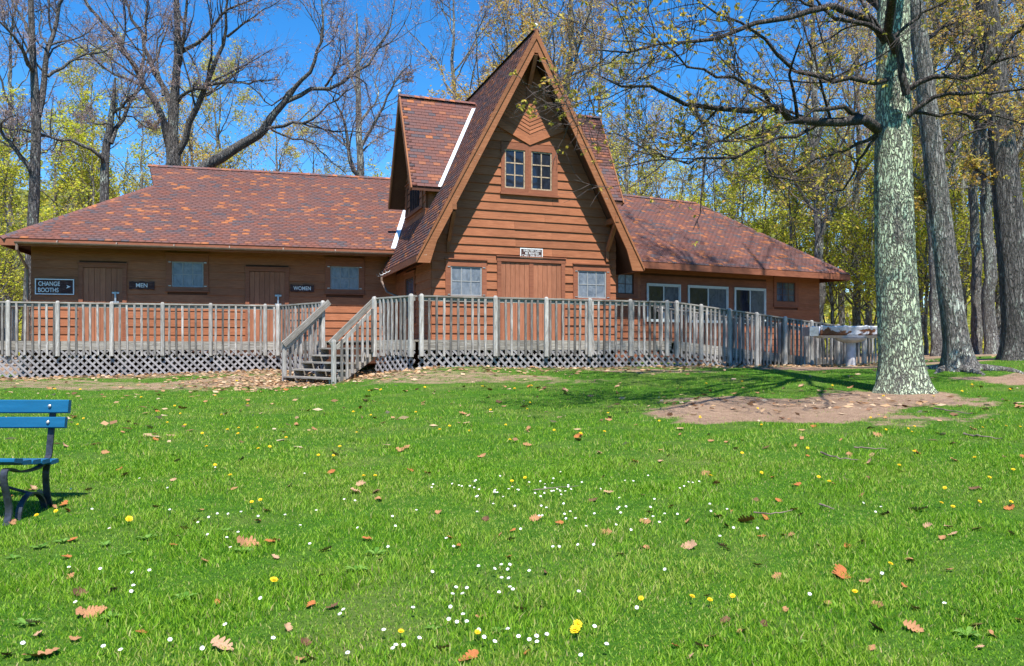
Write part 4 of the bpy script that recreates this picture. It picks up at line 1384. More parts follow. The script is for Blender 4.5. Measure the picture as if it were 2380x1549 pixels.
# steps
so = np.array([diag[1], -diag[0]])
if so[1] > 0: so = -so
SF = Frame(*ST_A, math.degrees(math.atan2(diag[1], diag[0])))       # t along the deck edge, -w outwards
SW = np.linalg.norm(ST_B - ST_A)
RISE, TREAD = 0.172, 0.245
for k in range(1, 6):
    zt_ = DECK_Z - RISE * k
    for j in range(2):
        w_ = -(0.02 + TREAD * (k - 1) + 0.062 + j * 0.128)
        bar('tread', SF.p(0.03, w_, zt_ - 0.02), SF.p(SW - 0.03, w_, zt_ - 0.02), 0.122, 0.038, 'grey_board', steps)
for t_ in (0.10, SW / 2, SW - 0.10):
    prof = [(0.0, DECK_Z - 0.30)]
    top = []
    for k in range(1, 6):
        top += [(-(0.02 + TREAD * (k - 1)), DECK_Z - RISE * k - 0.0395), (-(0.02 + TREAD * k - 0.03), DECK_Z - RISE * k - 0.0395)]
    prof = [(0.0, DECK_Z - 0.45)] + [(0.0, DECK_Z - RISE - 0.0395)] + top + [(top[-1][0], DECK_Z - RISE * 6 - 0.02), (top[-1][0] + 0.2, DECK_Z - RISE * 6 - 0.02)]
    Vg = [SF.p(t_ - 0.02, w_, z_) for w_, z_ in prof] + [SF.p(t_ + 0.02, w_, z_) for w_, z_ in prof]
    k = len(prof)
    g = Geo().add(np.array(Vg) - root_loc(steps), [list(range(k)), list(range(2 * k - 1, k - 1, -1))] + [[i, i + k, (i + 1) % k + k, (i + 1) % k] for i in range(k)])
    link(bpy.data.objects.new('stringer', g.mesh('stringer', 'grey_board')), steps)
WB = -1.18
for t_, sd in ((-0.02, 1), (SW + 0.02, -1)):
    place('post', post_mesh(1.22), steps, SF.p(t_, WB, 0.225 - 0.61), SF.yaw)
    bar('handrail', SF.p(t_ + sd * 0.07, 0.06, 1.215), SF.p(t_ + sd * 0.07, WB - 0.06, 0.12), 0.04, 0.14, 'grey_board', steps)
    bar('stair_rail', SF.p(t_, -0.05, 0.98), SF.p(t_, WB + 0.06, 0.03), 0.036, 0.085, 'grey_board', steps)
    for i in range(7):
        w_ = -0.14 - i * 0.142
        zc = 1.08 + w_ * 0.85
        place('baluster', bal_mesh(1.02), steps, SF.p(t_ - sd * 0.04, w_, zc - 0.51), SF.yaw + 1.571)
# ramp
def rz(s_): return DECK_Z - 0.72 * s_ / 7.7
rdir = np.array([math.cos(RY), math.sin(RY)]); rback = np.array([-math.sin(RY), math.cos(RY)])
railing(ramp_, PR + rdir * 0.08, PE, DECK_Z, rz(7.7), [0.005, 0.105, 0.225, 0.345, 0.475, 0.60, 0.73, 0.86, 0.99], spacing=0.135, seed=7, low=0.40)
railing(ramp_, PR + rback * 1.35 + rdir * 0.5, PE + rback * 1.35, DECK_Z - 0.05, rz(7.7), [0.01, 0.2, 0.4, 0.6, 0.8, 0.99], spacing=0.17, seed=8, low=0.3)
slab('ramp_floor', [np.array([*(PR + rback * 0.02), DECK_Z]), np.array([*PE, rz(7.7)]), np.array([*(PE + rback * 1.35), rz(7.7)]), np.array([*(PR + rback * 1.37), DECK_Z])], 0.04, 'deck_wood', ramp_)
lattice(ramp_, PR, PR + rdir * 2.6, ZL, rz(2.6) - 0.235, 5)

# ------------------------------------------------------------------ rusty trough by the ramp
tr = thing('pedestal_trough', 'rusty white metal trough on a single round pedestal beside the ramp railing', 'trough', (9.05, 20.7, gz(9.05, 20.7) - 0.02))
TRW = 0.92
plain('worn_enamel', (0.52, 0.52, 0.55), 0.55, var=0.15, scale=5)
def tub(name, g, mat='worn_enamel', smooth=False):
    return link(bpy.data.objects.new(name, g.mesh(name, mat, smooth)), tr)
prof = [(-0.30, 1.085), (-0.285, 1.085), (-0.27, 0.86), (-0.26, 0.83), (0.26, 0.83), (0.30, 1.085), (0.285, 1.085), (0.245, 0.86), (-0.245, 0.86), (-0.28, 1.07)]
# basin: outer shell with bulging ribs along its front
xsr = np.linspace(-TRW, TRW, 61)
rows = [(-0.30, 1.09), (-0.31, 1.06), (-0.285, 0.98), (-0.275, 0.88), (-0.25, 0.845), (0.25, 0.845), (0.275, 0.9), (0.30, 1.09), (0.27, 1.07), (0.24, 0.88), (-0.22, 0.88), (-0.265, 1.08)]
V = []
for x in xsr:
    rib = sum(math.exp(-((x - c_) / 0.055) ** 2) for c_ in (-0.9, -0.28, 0.27, 0.9))
    for y, z in rows:
        V.append((x, y - (0.035 * rib if y < -0.25 else 0), z + (0.022 * rib if z > 1.05 else 0)))
k = len(rows)
Q = [[i * k + j, (i + 1) * k + j, (i + 1) * k + (j + 1) % k, i * k + (j + 1) % k] for i in range(60) for j in range(k)]
Q += [list(range(k)), list(range(60 * k, 61 * k))[::-1]]
tub('basin', Geo().add(V, Q), 'rusty_enamel')
tub('rim_tray', Geo().add([(-TRW - 0.01, -0.27, 0.842), (TRW + 0.01, -0.27, 0.842), (TRW + 0.01, 0.27, 0.842), (-TRW - 0.01, 0.27, 0.842), (-TRW + 0.12, -0.20, 0.775), (TRW - 0.12, -0.20, 0.775), (TRW - 0.12, 0.20, 0.775), (-TRW + 0.12, 0.20, 0.775)], BOXQ[:, ::-1]))
tub('bowl', Geo().tube([(0, 0, 0.776), (0, 0, 0.72), (0, 0, 0.67), (0, 0, 0.645)], [0.40, 0.36, 0.24, 0.14], 20))
tub('pedestal', Geo().tube([(0, 0, 0.646), (0, 0, 0.30), (0, 0, 0.0)], [0.115, 0.12, 0.125], 20, True))
tub('end_box', Geo().box(-TRW - 0.26, -TRW - 0.012, -0.22, 0.25, 0.83, 1.07), 'galvanised')

# ------------------------------------------------------------------ blue bench
bx, by = -3.19, 5.57
bzg = -1.155
bench = thing('park_bench', 'blue slatted bench with black iron legs on the lawn', 'bench', (bx - 0.8, by - 0.25, bzg))
def bpart(name, g, mat, smooth=False):
    g.V = [np.concatenate(g.V) - root_loc(bench)]
    g.Q = g.Q
    return link(bpy.data.objects.new(name, g.mesh(name, mat, smooth)), bench)
def board_c(name, c, size, pitch, mat='bench_blue'):
    lx, ly, lz = size
    e = 0.007
    prof = [(-ly / 2 + e, -lz / 2), (ly / 2 - e, -lz / 2), (ly / 2, -lz / 2 + e), (ly / 2, lz / 2 - e), (ly / 2 - e, lz / 2), (-ly / 2 + e, lz / 2), (-ly / 2, lz / 2 - e), (-ly / 2, -lz / 2 + e)]
    V = [(-lx / 2, y, z) for y, z in prof] + [(lx / 2, y, z) for y, z in prof]
    k = 8
    Q = [list(range(k)), list(range(2 * k - 1, k - 1, -1))] + [[i, i + k, (i + 1) % k + k, (i + 1) % k] for i in range(k)]
    g = Geo().add(V, [q[::-1] for q in Q])
    o = place(name, g.mesh(name, mat), bench, c)
    M = Matrix.Translation(Vector(c)) @ Matrix.Rotation(pitch, 4, 'X')
    o.matrix_basis = world_of(bench).inverted() @ M
    return o
BL = 1.85
RX = bx                                         # right end of the slats
board_c('back_slat', (RX - BL / 2, by + 0.015, -0.411), (BL, 0.036, 0.096), -0.16)
board_c('back_slat', (RX - 0.012 - BL / 2, by - 0.008, -0.524), (BL, 0.036, 0.080), -0.16)
seat_y = [by - 0.07, by - 0.175, by - 0.28, by - 0.385, by - 0.475]
for i, sy in enumerate(seat_y):
    z = -0.795 + 0.05 * (i / 4.0) ** 0.8 + (0.045 if i == 4 else 0.0) * 0.3
    board_c('seat_slat', (RX - 0.055 - BL / 2, sy, z), (BL, 0.092, 0.030), [0.04, 0.02, -0.02, -0.06, -0.16][i])
for lx in (RX - 0.13, RX - BL + 0.02):
    def flat(pts, wd=0.044, th=0.013):
        """flat iron bar following pts in the (y,z) plane"""
        pts = np.array(pts, float)
        # smooth
        tt = np.linspace(0, len(pts) - 1, (len(pts) - 1) * 5 + 1)
        out_ = []
        for t_ in tt:
            i = int(min(max(math.floor(t_), 0), len(pts) - 2)); f_ = t_ - i
            p0_, p1_, p2_, p3_ = pts[max(i - 1, 0)], pts[i], pts[i + 1], pts[min(i + 2, len(pts) - 1)]
            out_.append(0.5 * (2 * p1_ + (-p0_ + p2_) * f_ + (2 * p0_ - 5 * p1_ + 4 * p2_ - p3_) * f_ ** 2 + (-p0_ + 3 * p1_ - 3 * p2_ + p3_) * f_ ** 3))
        P_ = np.array(out_)
        T_ = np.gradient(P_, axis=0); T_ /= np.linalg.norm(T_, axis=1, keepdims=True)
        Nn = np.stack([-T_[:, 1], T_[:, 0]], -1)
        V = []
        for p_, n_ in zip(P_, Nn):
            a_, b_ = p_ + n_ * th / 2, p_ - n_ * th / 2
            V += [(lx - wd / 2, *a_), (lx + wd / 2, *a_), (lx + wd / 2, *b_), (lx - wd / 2, *b_)]
        Q = []
        for i in range(len(P_) - 1):
            for j in range(4):
                Q.append([i * 4 + j, i * 4 + (j + 1) % 4, i * 4 + 4 + (j + 1) % 4, i * 4 + 4 + j])
        Q += [[0, 1, 2, 3], [len(V) - 1, len(V) - 2, len(V) - 3, len(V) - 4]]
        return Geo().add(V, Q)
    g = flat([(by + 0.045, -0.372), (by + 0.02, -0.52), (by - 0.005, -0.68), (by - 0.03, -0.775), (by - 0.15, -0.826), (by - 0.33, -0.826), (by - 0.46, -0.788), (by - 0.505, -0.80), (by - 0.508, -0.87), (by - 0.475, -0.98), (by - 0.46, -1.08), (by - 0.50, bzg - 0.03)])
    bpart('leg_frame', g, 'bench_iron')
    g = flat([(by - 0.03, -0.80), (by - 0.055, -0.88), (by - 0.045, -1.0), (by - 0.015, -1.10), (by + 0.03, bzg - 0.03)])
    bpart('leg', g, 'bench_iron')
    g = flat([(by - 0.37, bzg - 0.03), (by - 0.345, -1.07), (by - 0.27, -1.0), (by - 0.17, -1.0), (by - 0.09, -1.07), (by - 0.06, bzg - 0.03)], 0.04)
    bpart('arch_brace', g, 'bench_iron')
    s_ = 1 if lx < RX - 1 else -1
    g = Geo().tube([(lx, by - 0.22, -0.995), (lx + s_ * 0.35, by - 0.22, -0.90), (lx + s_ * 0.70, by - 0.22, -0.832)], 0.010, 6)
    bpart('diagonal_brace', g, 'bench_iron')
    for sz_, sy_ in ((-0.405, by - 0.006), (-0.52, by - 0.028)):
        g = Geo().tube([(lx + 0.0, sy_, sz_), (lx + 0.0, sy_ - 0.008, sz_ + 0.001), (lx + 0.0, sy_ - 0.012, sz_ + 0.002)], [0.012, 0.011, 0.004], 10)
        bpart('bolt', g, 'bolt_metal')

# ------------------------------------------------------------------ trees
def px(pts, d):
    """limb drawn as (u,v[,depth]) points -> world points"""
    out_ = []
    for k, p in enumerate(pts):
        y = p[2] if len(p) > 2 else (d if np.isscalar(d) else d[0] + (d[1] - d[0]) * k / max(1, len(pts) - 1))
        out_.append(((p[0] - CX) / F * y, y, (HY - p[1]) / F * y))
    return np.array(out_, float)

def resample(P, K, rng=None, wobble=0.0):
    """smooth polyline through P with K points"""
    P = np.asarray(P, float)
    if len(P) > 2:
        tt = np.linspace(0, len(P) - 1, (len(P) - 1) * 8 + 1)
        i = np.clip(np.floor(tt).astype(int), 0, len(P) - 2)
        f_ = (tt - i)[:, None]
        p0, p1, p2, p3 = P[np.maximum(i - 1, 0)], P[i], P[i + 1], P[np.minimum(i + 2, len(P) - 1)]
        P = 0.5 * (2 * p1 + (-p0 + p2) * f_ + (2 * p0 - 5 * p1 + 4 * p2 - p3) * f_ ** 2 + (-p0 + 3 * p1 - 3 * p2 + p3) * f_ ** 3)
    s_ = np.concatenate([[0], np.cumsum(np.linalg.norm(np.diff(P, axis=0), axis=1))])
    q = np.linspace(0, s_[-1], K)
    out_ = np.stack([np.interp(q, s_, P[:, j]) for j in range(3)], -1)
    if wobble and rng is not None:
        out_[1:-1] += rng.normal(0, wobble * s_[-1] / K, (K - 2, 3))
    return out_

def unit(v):
    return v / (np.linalg.norm(v, axis=-1, keepdims=True) + 1e-9)

def sprout(P, Rr, n, rng, t=(0.25, 0.98), ang=(35, 70), lenf=(0.35, 0.6), rf=0.55, K=6, wob_=0.22, up=0.06, rmin=0.004, lmax=9.0, flat=0.0):
    """child branches of every polyline in P (N,K,3)"""
    N, Kp, _ = P.shape
    n = np.full(N, n) if np.isscalar(n) else np.asarray(n)
    idx = np.repeat(np.arange(N), n)
    M = len(idx)
    tt = rng.uniform(t[0], t[1], M)
    x = tt * (Kp - 1)
    i = np.minimum(x.astype(int), Kp - 2); f_ = (x - i)[:, None]
    pos = P[idx, i] * (1 - f_) + P[idx, i + 1] * f_
    tan = unit(P[idx, i + 1] - P[idx, i])
    rr_ = Rr[idx, i] * (1 - f_[:, 0]) + Rr[idx, i + 1] * f_[:, 0]
    plen = np.linalg.norm(np.diff(P, axis=1), axis=2).sum(1)[idx]
    rv = rng.normal(size=(M, 3))
    rv[:, 2] *= (1 - flat)
    perp = unit(rv - (rv * tan).sum(1, keepdims=True) * tan)
    a = np.radians(rng.uniform(ang[0], ang[1], M))[:, None]
    d = unit(np.cos(a) * tan + np.sin(a) * perp + np.array([0, 0, up * 2]))
    Ln = np.minimum(plen * rng.uniform(lenf[0], lenf[1], M) * (1.15 - 0.55 * tt), lmax)
    r0 = np.maximum(rr_ * rf * rng.uniform(0.7, 1.1, M), rmin)
    out_ = np.empty((M, K, 3)); out_[:, 0] = pos
    for k in range(1, K):
        d = unit(d + rng.normal(size=(M, 3)) * wob_ + np.array([0, 0, up]))
        out_[:, k] = out_[:, k - 1] + d * (Ln / (K - 1))[:, None]
    Rn = r0[:, None] * np.linspace(1, 0.32, K)[None, :]
    Rn = np.maximum(Rn, rmin * 0.6)
    return out_, Rn

def leaf_geo(centers, size, rng, droop=0.0, aspect=0.55):
    """one small pointed leaf (a diamond folded along its rib) at every centre"""
    M = len(centers)
    s_ = rng.uniform(size[0], size[1], M)[:, None]
    d = rng.normal(size=(M, 3)); d[:, 2] = d[:, 2] * 0.6 - droop
    d = unit(d)
    side = unit(np.cross(d, rng.normal(size=(M, 3))))
    nn = np.cross(d, side)
    c = centers
    V = np.stack([c, c + d * s_ * 0.5 + side * s_ * aspect * 0.5 + nn * s_ * 0.08, c + d * s_, c + d * s_ * 0.5 - side * s_ * aspect * 0.5 + nn * s_ * 0.08], 1).reshape(-1, 3)
    Q = np.arange(M * 4).reshape(-1, 4)
    return V, Q

def along(P, n, rng, t=(0.2, 1.0), spread=0.0):
    N, K, _ = P.shape
    idx = rng.integers(0, N, n)
    x = rng.uniform(t[0], t[1], n) * (K - 1)
    i = np.minimum(x.astype(int), K - 2); f_ = (x - i)[:, None]
    return P[idx, i] * (1 - f_) + P[idx, i + 1] * f_ + rng.normal(size=(n, 3)) * spread

def join(parts):
    Vs, Qs, ms, n0 = [], [], [], 0
    for V, Q, mi in parts:
        Vs.append(V); Qs.append(Q + n0); ms.append(np.full(len(Q), mi)); n0 += len(V)
    return np.concatenate(Vs), np.concatenate(Qs), np.concatenate(ms)

def bark_tube(P, Rr, sides, rng, amp=0.05, flare=0.0, flare_h=0.8, ridges=9):
    """trunk with ridged bark and a spreading foot"""
    K = len(P)
    V, Q = tubes(P[None], Rr[None], sides)
    V = V.reshape(K, sides, 3)
    c = P[:, None, :]
    out_ = V - c
    a = np.arange(sides) / sides * 2 * math.pi
    h = np.concatenate([[0], np.cumsum(np.linalg.norm(np.diff(P, axis=0), axis=1))])
    ph = rng.uniform(0, 6.28, 6)
    k1 = np.sin(a[None] * ridges + ph[0] + 1.2 * np.sin(h[:, None] * 1.7 + ph[1])) * 0.5 + np.sin(a[None] * (ridges * 1.9) // 1 + ph[2] + 1.5 * np.sin(h[:, None] * 2.9)) * 0.3 + np.sin(a[None] * 3 + ph[3] + 0.5 * h[:, None]) * 0.6
    k1 = k1 + rng.normal(0, 0.35, k1.shape)
    sc = 1 + amp * k1
    if flare:
        lob = 1 + 0.35 * np.sin(a * 5 + ph[4]) + 0.2 * np.sin(a * 3 + ph[5])
        sc = sc + flare * np.exp(-h[:, None] / (flare_h * 0.33)) * lob[None]
    V = c + out_ * sc[:, :, None]
    return V.reshape(-1, 3), Q

def build_tree(name, label, group, trunk, limbs, rng, leaf, leaf_n, leaf_size, bark='dark_bark', limb_mat=None, twig='twig_bark', trunk_sides=16, flare=0.35, n1=9, n2=7, n3=5,
               droop=0.2, cluster=1, up=0.07, len1=(0.28, 0.5), extra=None, wobble=0.10, amp=0.05, twig_r=0.006, cat='tree', roots=0, high=None, flat=0.0, spread=0.06, t1=(0.22, 0.98)):
    """trunk: (P,R); limbs: list of (points, r0, r1). thing > trunk, crown"""
    TP, TR = trunk
    base = TP[0].copy()
    base[2] = gz(base[0], base[1])
    root = thing(name, label, cat, tuple(base), group)
    parts = [(*bark_tube(TP, TR, trunk_sides, rng, amp, flare), 0)]
    if high:
        hp, hr = sprout(TP[None], TR[None], high[0], rng, high[1], (40, 75), (1, 1), 0.55, 8, 0.14, 0.05, 0.03, lmax=high[2])
        limbs = list(limbs) + [(hp[i], hr[i, 0], hr[i, -1]) for i in range(len(hp))]
    LP = np.array([resample(p, 12, rng, wobble) for p, _, _ in limbs])
    LR = np.array([np.linspace(1, 0, 12) ** 1.05 * (r0 - r1) + r1 for _, r0, r1 in limbs])
    parts.append((*tubes(LP, LR, 8), 1))
    B1, R1 = sprout(LP, LR, n1, rng, t1, (30, 65), len1, 0.5, 7, 0.20, up, 0.008, flat=flat)
    parts.append((*tubes(B1, R1, 5), 1))
    if roots:
        rp = []
        for k in range(roots):
            a = k * 6.283 / roots + rng.uniform(-0.3, 0.3)
            r = TR[0]
            ln = rng.uniform(0.9, 1.6)
            pts = []
            for s_ in np.linspace(0.3, 1, 6):
                a2 = a + 0.25 * math.sin(s_ * 4 + k)
                x, y = base[0] + math.cos(a2) * ln * s_, base[1] + math.sin(a2) * ln * s_
                pts.append((x, y, gz(x, y) + 0.05 * (1 - s_) - 0.03 * s_))
            rp.append(resample(pts, 8))
        rp = np.array(rp)
        parts.append((*tubes(rp, np.linspace(0.11, 0.02, 8)[None].repeat(roots, 0), 7), 0))
    V, Q, mi = join(parts)
    mesh_obj('trunk', V, [Q], (bark, limb_mat or bark), root, mi, smooth=True)
    B2, R2 = sprout(B1, R1, n2, rng, (0.2, 1.0), (25, 65), (0.35, 0.65), 0.55, 5, 0.25, up, 0.006, flat=flat)
    B3, R3 = sprout(B2, R2, n3, rng, (0.25, 1.0), (20, 60), (0.4, 0.75), 0.6, 4, 0.22, up * 0.5, twig_r)
    parts = [(*tubes(B2, R2, 4), 0), (*tubes(B3, R3, 3), 0)]
    if leaf_n:
        c = np.concatenate([along(B3, int(leaf_n * 0.75), rng, (0.35, 1.0), spread), along(B2, int(leaf_n * 0.25), rng, (0.5, 1.0), spread)])
        if cluster > 1:
            c = np.repeat(c, cluster, axis=0)
        parts.append((*leaf_geo(c, leaf_size, rng, droop), 1))
    V, Q, mi = join(parts)
    mesh_obj('crown', V, [Q], (twig, leaf), root, mi)
    return root

def trunk_px(pts, widths, d, K=60, below=0.0):
    """trunk from (u,v) centre points and widths in px"""
    P = px(pts, d)
    ds = P[:, 1]
    Rr = np.array(widths) / 2 / F * ds
    P[0, 2] = gz(P[0, 0], P[0, 1]) - 0.08
    s0 = np.concatenate([[0], np.cumsum(np.linalg.norm(np.diff(P, axis=0), axis=1))])
    Q = resample(P, K)
    s1 = np.concatenate([[0], np.cumsum(np.linalg.norm(np.diff(Q, axis=0), axis=1))])
    return Q, np.interp(s1 / s1[-1], s0 / s0[-1], Rr)

rng = np.random.default_rng(5)
# --- the big lichen-covered oak by the lawn
oak_t = trunk_px([(2098, 918), (2089, 760), (2081, 600), (2077, 400), (2077, 200), (2077, 0), (2080, -300), (2090, -700), (2100, -1100)], [98, 91, 86, 80, 74, 69, 60, 42, 18], 14.0, 150)
D0 = 14.0
oak_l = [
    (px([(2040, 300), (2011, 283), (1941, 283), (1878, 285), (1808, 261), (1782, 254), (1668, 251), (1591, 232), (1496, 197), (1440, 186), (1400, 180)], (13.8, 9.9)), 0.095, 0.008),
    (px([(2036, 292), (1989, 264), (1941, 245), (1909, 251), (1862, 277), (1800, 300), (1720, 322)], (13.8, 11.0)), 0.05, 0.008),
    (px([(1808, 261), (1782, 219), (1755, 195), (1700, 186), (1630, 168), (1560, 120), (1500, 60)], (12.4, 10.2)), 0.04, 0.006),
    (px([(1900, 290), (1741, 350), (1630, 366), (1591, 378), (1490, 377), (1430, 392)], (13.0, 10.8)), 0.032, 0.006),
    (px([(1830, 285), (1763, 313), (1655, 331), (1590, 347)], (12.6, 11.4)), 0.024, 0.005),
    (px([(2060, 100), (2000, 32), (1957, 10), (1909, 10), (1846, 32), (1750, 73), (1655, 92), (1528, 92), (1440, 104), (1380, 116)], (13.9, 9.8)), 0.07, 0.008),
    (px([(2060, 186), (2041, 184), (1941, 180), (1909, 184), (1862, 159), (1814, 124), (1766, 89), (1741, 64), (1687, 45), (1623, 6), (1560, -40)], (13.7, 10.6)), 0.05, 0.008),
    (px([(2108, 221), (2095, 172), (2087, 94), (2075, 86), (2014, 61), (1944, 41), (1895, 12), (1800, -40)], (13.5, 12.9)), 0.070, 0.012),
    (px([(2077, 88), (2140, 37), (2206, 0), (2280, -60)], (13.5, 13.0)), 0.034, 0.010),
    (px([(2108, 210), (2165, 180), (2251, 180), (2312, 147), (2380, 127), (2480, 90)], (13.7, 12.8)), 0.052, 0.012),
    (px([(2112, 270), (2169, 229), (2239, 217), (2380, 211), (2480, 200)], (13.7, 13.0)), 0.045, 0.010),
    (px([(2112, 262), (2239, 268), (2312, 270), (2390, 288), (2470, 290)], (13.8, 14.6)), 0.032, 0.008),
    (px([(2040, 310), (1973, 348), (1907, 368), (1850, 400), (1780, 420)], (13.8, 14.4)), 0.034, 0.008),
    (px([(2040, 315), (2005, 360), (1985, 397), (1960, 440), (1905, 455), (1850, 490)], (13.8, 14.9)), 0.030, 0.006),
    (np.array([(6.8, 13.7, 5.3), (5.6, 11.6, 5.9), (4.3, 9.6, 6.2), (3.0, 8.0, 6.5), (1.8, 6.8, 6.9)]), 0.085, 0.012),  # limbs in world coordinates are unseen, added to cast branch shadows on the soil
    (np.array([(6.9, 13.7, 6.4), (6.7, 11.2, 6.9), (6.1, 9.2, 7.2), (5.6, 7.4, 7.6)]), 0.075, 0.012),
    (np.array([(6.6, 13.8, 7.0), (4.6, 12.4, 7.6), (2.6, 11.0, 8.0), (0.8, 9.8, 8.6)]), 0.075, 0.012),
    (px([(2070, 40), (1960, -60), (1800, -140), (1600, -180)], (13.9, 15.5)), 0.09, 0.015),
    (px([(2085, -100), (2200, -220), (2400, -330)], (14, 13.0)), 0.09, 0.015),
    (px([(2080, -200), (1950, -400), (1800, -560), (1700, -700)], (14, 17.5)), 0.10, 0.015),
    (px([(2085, -350), (2150, -520), (2250, -750), (2300, -900)], (14, 19.0)), 0.10, 0.015),
    (px([(2090, -500), (2000, -700), (1850, -900)], (14, 20.0)), 0.09, 0.015),
    (px([(2080, -50), (2020, -250), (1900, -420)], (14, 20.0)), 0.10, 0.015),
]
build_tree('oak_tree', 'massive oak trunk with pale green lichen and long spreading limbs on the lawn', None, oak_t, oak_l, rng, 'leaf_oak_young', 5200, (0.04, 0.08), bark='oak_bark', limb_mat='limb_bark',
           trunk_sides=72, flare=0.42, n1=9, n2=7, n3=5, droop=0.9, cluster=4, up=0.06, amp=0.030, spread=0.012, flat=0.25, len1=(0.25, 0.5), twig_r=0.0045, high=(10, (0.55, 0.97), 6.5))

# --- the two other old trunks at the right
t2 = trunk_px([(2232, 862), (2222, 790), (2205, 660), (2188, 520), (2172, 380), (2156, 240), (2140, 110), (2126, 0), (2095, -250), (2070, -700), (2050, -1300), (2040, -1900)], [66, 54, 50, 47, 44, 41, 38, 35, 31, 25, 16, 6], 17.0, 110)
l2 = [(px([(2172, 380), (2230, 320), (2290, 300), (2360, 250)], (17, 18)), 0.05, 0.01), (px([(2140, 110), (2200, 60), (2270, 40)], (17, 18.5)), 0.06, 0.01), (px([(2126, 0), (2200, -120), (2300, -200)], (17, 16)), 0.08, 0.012),
      (px([(2110, -120), (2020, -220), (1930, -260)], (17, 18.5)), 0.08, 0.012), (px([(2095, -250), (2130, -400), (2150, -560)], (17, 19)), 0.08, 0.012), (px([(2185, 500), (2150, 470), (2120, 430)], (17, 17.5)), 0.02, 0.006)]
build_tree('leaning_tree', 'slender leaning grey trunk with exposed roots right behind the oak', None, t2, l2, rng, 'leaf_amber', 5000, (0.05, 0.10), bark='grey_bark', limb_mat='limb_bark', trunk_sides=40, flare=0.5, n1=8, n2=5, n3=4, roots=7, droop=0.5, cluster=2, amp=0.03, high=(10, (0.55, 0.97), 6.0))
t3 = trunk_px([(2372, 842), (2366, 760), (2358, 660), (2348, 540), (2336, 400), (2322, 260), (2306, 110), (2292, 0), (2275, -250), (2262, -700), (2250, -1200), (2245, -1700)], [80, 68, 63, 60, 56, 51, 47, 43, 38, 30, 18, 6], 18.6, 110)
l3 = [(px([(2330, 300), (2290, 280), (2240, 270), (2190, 250)], (18.6, 18)), 0.05, 0.01), (px([(2345, 500), (2325, 440), (2280, 400), (2250, 390)], (18.6, 19)), 0.035, 0.008), (px([(2310, 130), (2380, 60), (2450, 0)], (18.6, 17.5)), 0.07, 0.012),
      (px([(2300, 50), (2250, 110), (2210, 150), (2170, 170)], (18.6, 17.8)), 0.06, 0.012), (px([(2290, -20), (2220, -120), (2160, -160)], (18.6, 19)), 0.08, 0.012), (px([(2280, -150), (2330, -300), (2400, -420)], (18.6, 20)), 0.08, 0.012)]
build_tree('dark_trunk_tree', 'thick dark grey trunk standing nearest the right edge', None, t3, l3, rng, 'leaf_amber', 5000, (0.05, 0.10), bark='dark_bark', limb_mat='limb_bark', trunk_sides=40, flare=0.3, n1=8, n2=5, n3=4, droop=0.5, cluster=2, amp=0.03, high=(10, (0.55, 0.97), 6.0))

# --- the tall bare trees behind the left wing
def z1(pts):
    return [(x * 0.318, y * 0.318) for x, y in pts]
def z2(pts):
    return [(422 + x * 0.318, y * 0.318) for x, y in pts]
dA = 27.0
ta = trunk_px([(62, 800), (70, 640)] + z1([(245, 1549), (258, 1200), (265, 900), (252, 600), (240, 400), (225, 0), (215, -400), (210, -800)]), [26, 25, 24, 22, 20, 17, 14, 12, 8, 3], dA, 60)
la = [(px(z1([(275, 850), (305, 740), (330, 560), (350, 350), (390, 180), (450, 50), (520, -150), (600, -400)]), (dA, dA + 1)), 0.12, 0.02), (px(z1([(250, 540), (200, 440), (130, 310), (0, 170), (-150, 50)]), (dA, dA - 2)), 0.085, 0.015),
      (px(z1([(350, 560), (470, 480), (640, 400), (760, 370), (860, 330), (1000, 280)]), (dA, dA + 1.5)), 0.06, 0.012), (px(z1([(240, 1300), (210, 1230), (130, 1110), (30, 1000), (0, 940), (60, 860), (130, 840)]), (dA, dA - 1)), 0.10, 0.02),
      (px(z1([(220, 250), (170, 140), (90, 20), (20, -150)]), (dA, dA + 1)), 0.06, 0.012), (px(z1([(345, 330), (290, 230), (300, 60), (260, -100)]), (dA, dA + 1)), 0.04, 0.01), (px(z1([(225, -50), (320, -250), (420, -500)]), (dA, dA + 2)), 0.07, 0.012)]
build_tree('bare_tree', 'tall forked bare tree leaning at the far left behind the wing', None, ta, la, rng, 'bud_plum', 2600, (0.04, 0.075), twig='twig_plum', bark='dark_bark', n1=10, n2=7, n3=5, len1=(0.3, 0.62), twig_r=0.0045, spread=0.02)
dB = 28.5
tb_ = trunk_px([(243, 800)] + z1([(762, 1470), (772, 1130), (800, 950), (820, 800), (835, 690), (842, 570)]), [24, 20, 18, 15, 12, 8, 4], dB, 50)
lb_ = [(px(z1([(755, 1200), (740, 1150), (590, 1050), (400, 1010), (180, 960), (0, 930), (-120, 900)]), (dB, dB - 2)), 0.085, 0.015), (px(z1([(810, 1050), (840, 960), (900, 850), (960, 740), (1000, 660), (1060, 540), (1080, 420)]), (dB, dB + 1)), 0.09, 0.02),
       (px(z1([(825, 830), (870, 790), (960, 710), (1040, 655), (1100, 640)]), (dB, dB - 1)), 0.06, 0.015), (px(z1([(905, 850), (980, 860), (1050, 920), (1150, 950)]), (dB, dB + 1)), 0.035, 0.01), (px(z1([(790, 900), (720, 915), (690, 900), (640, 840)]), (dB, dB + 1)), 0.03, 0.008)]
build_tree('broken_tree', 'broken-topped bare tree with a long low limb behind the left wing roof', None, tb_, lb_, rng, 'bud_plum', 2500, (0.04, 0.075), twig='twig_plum', bark='dark_bark', n1=12, n2=8, n3=5, len1=(0.3, 0.6), twig_r=0.006, spread=0.02)
dC = 31.0
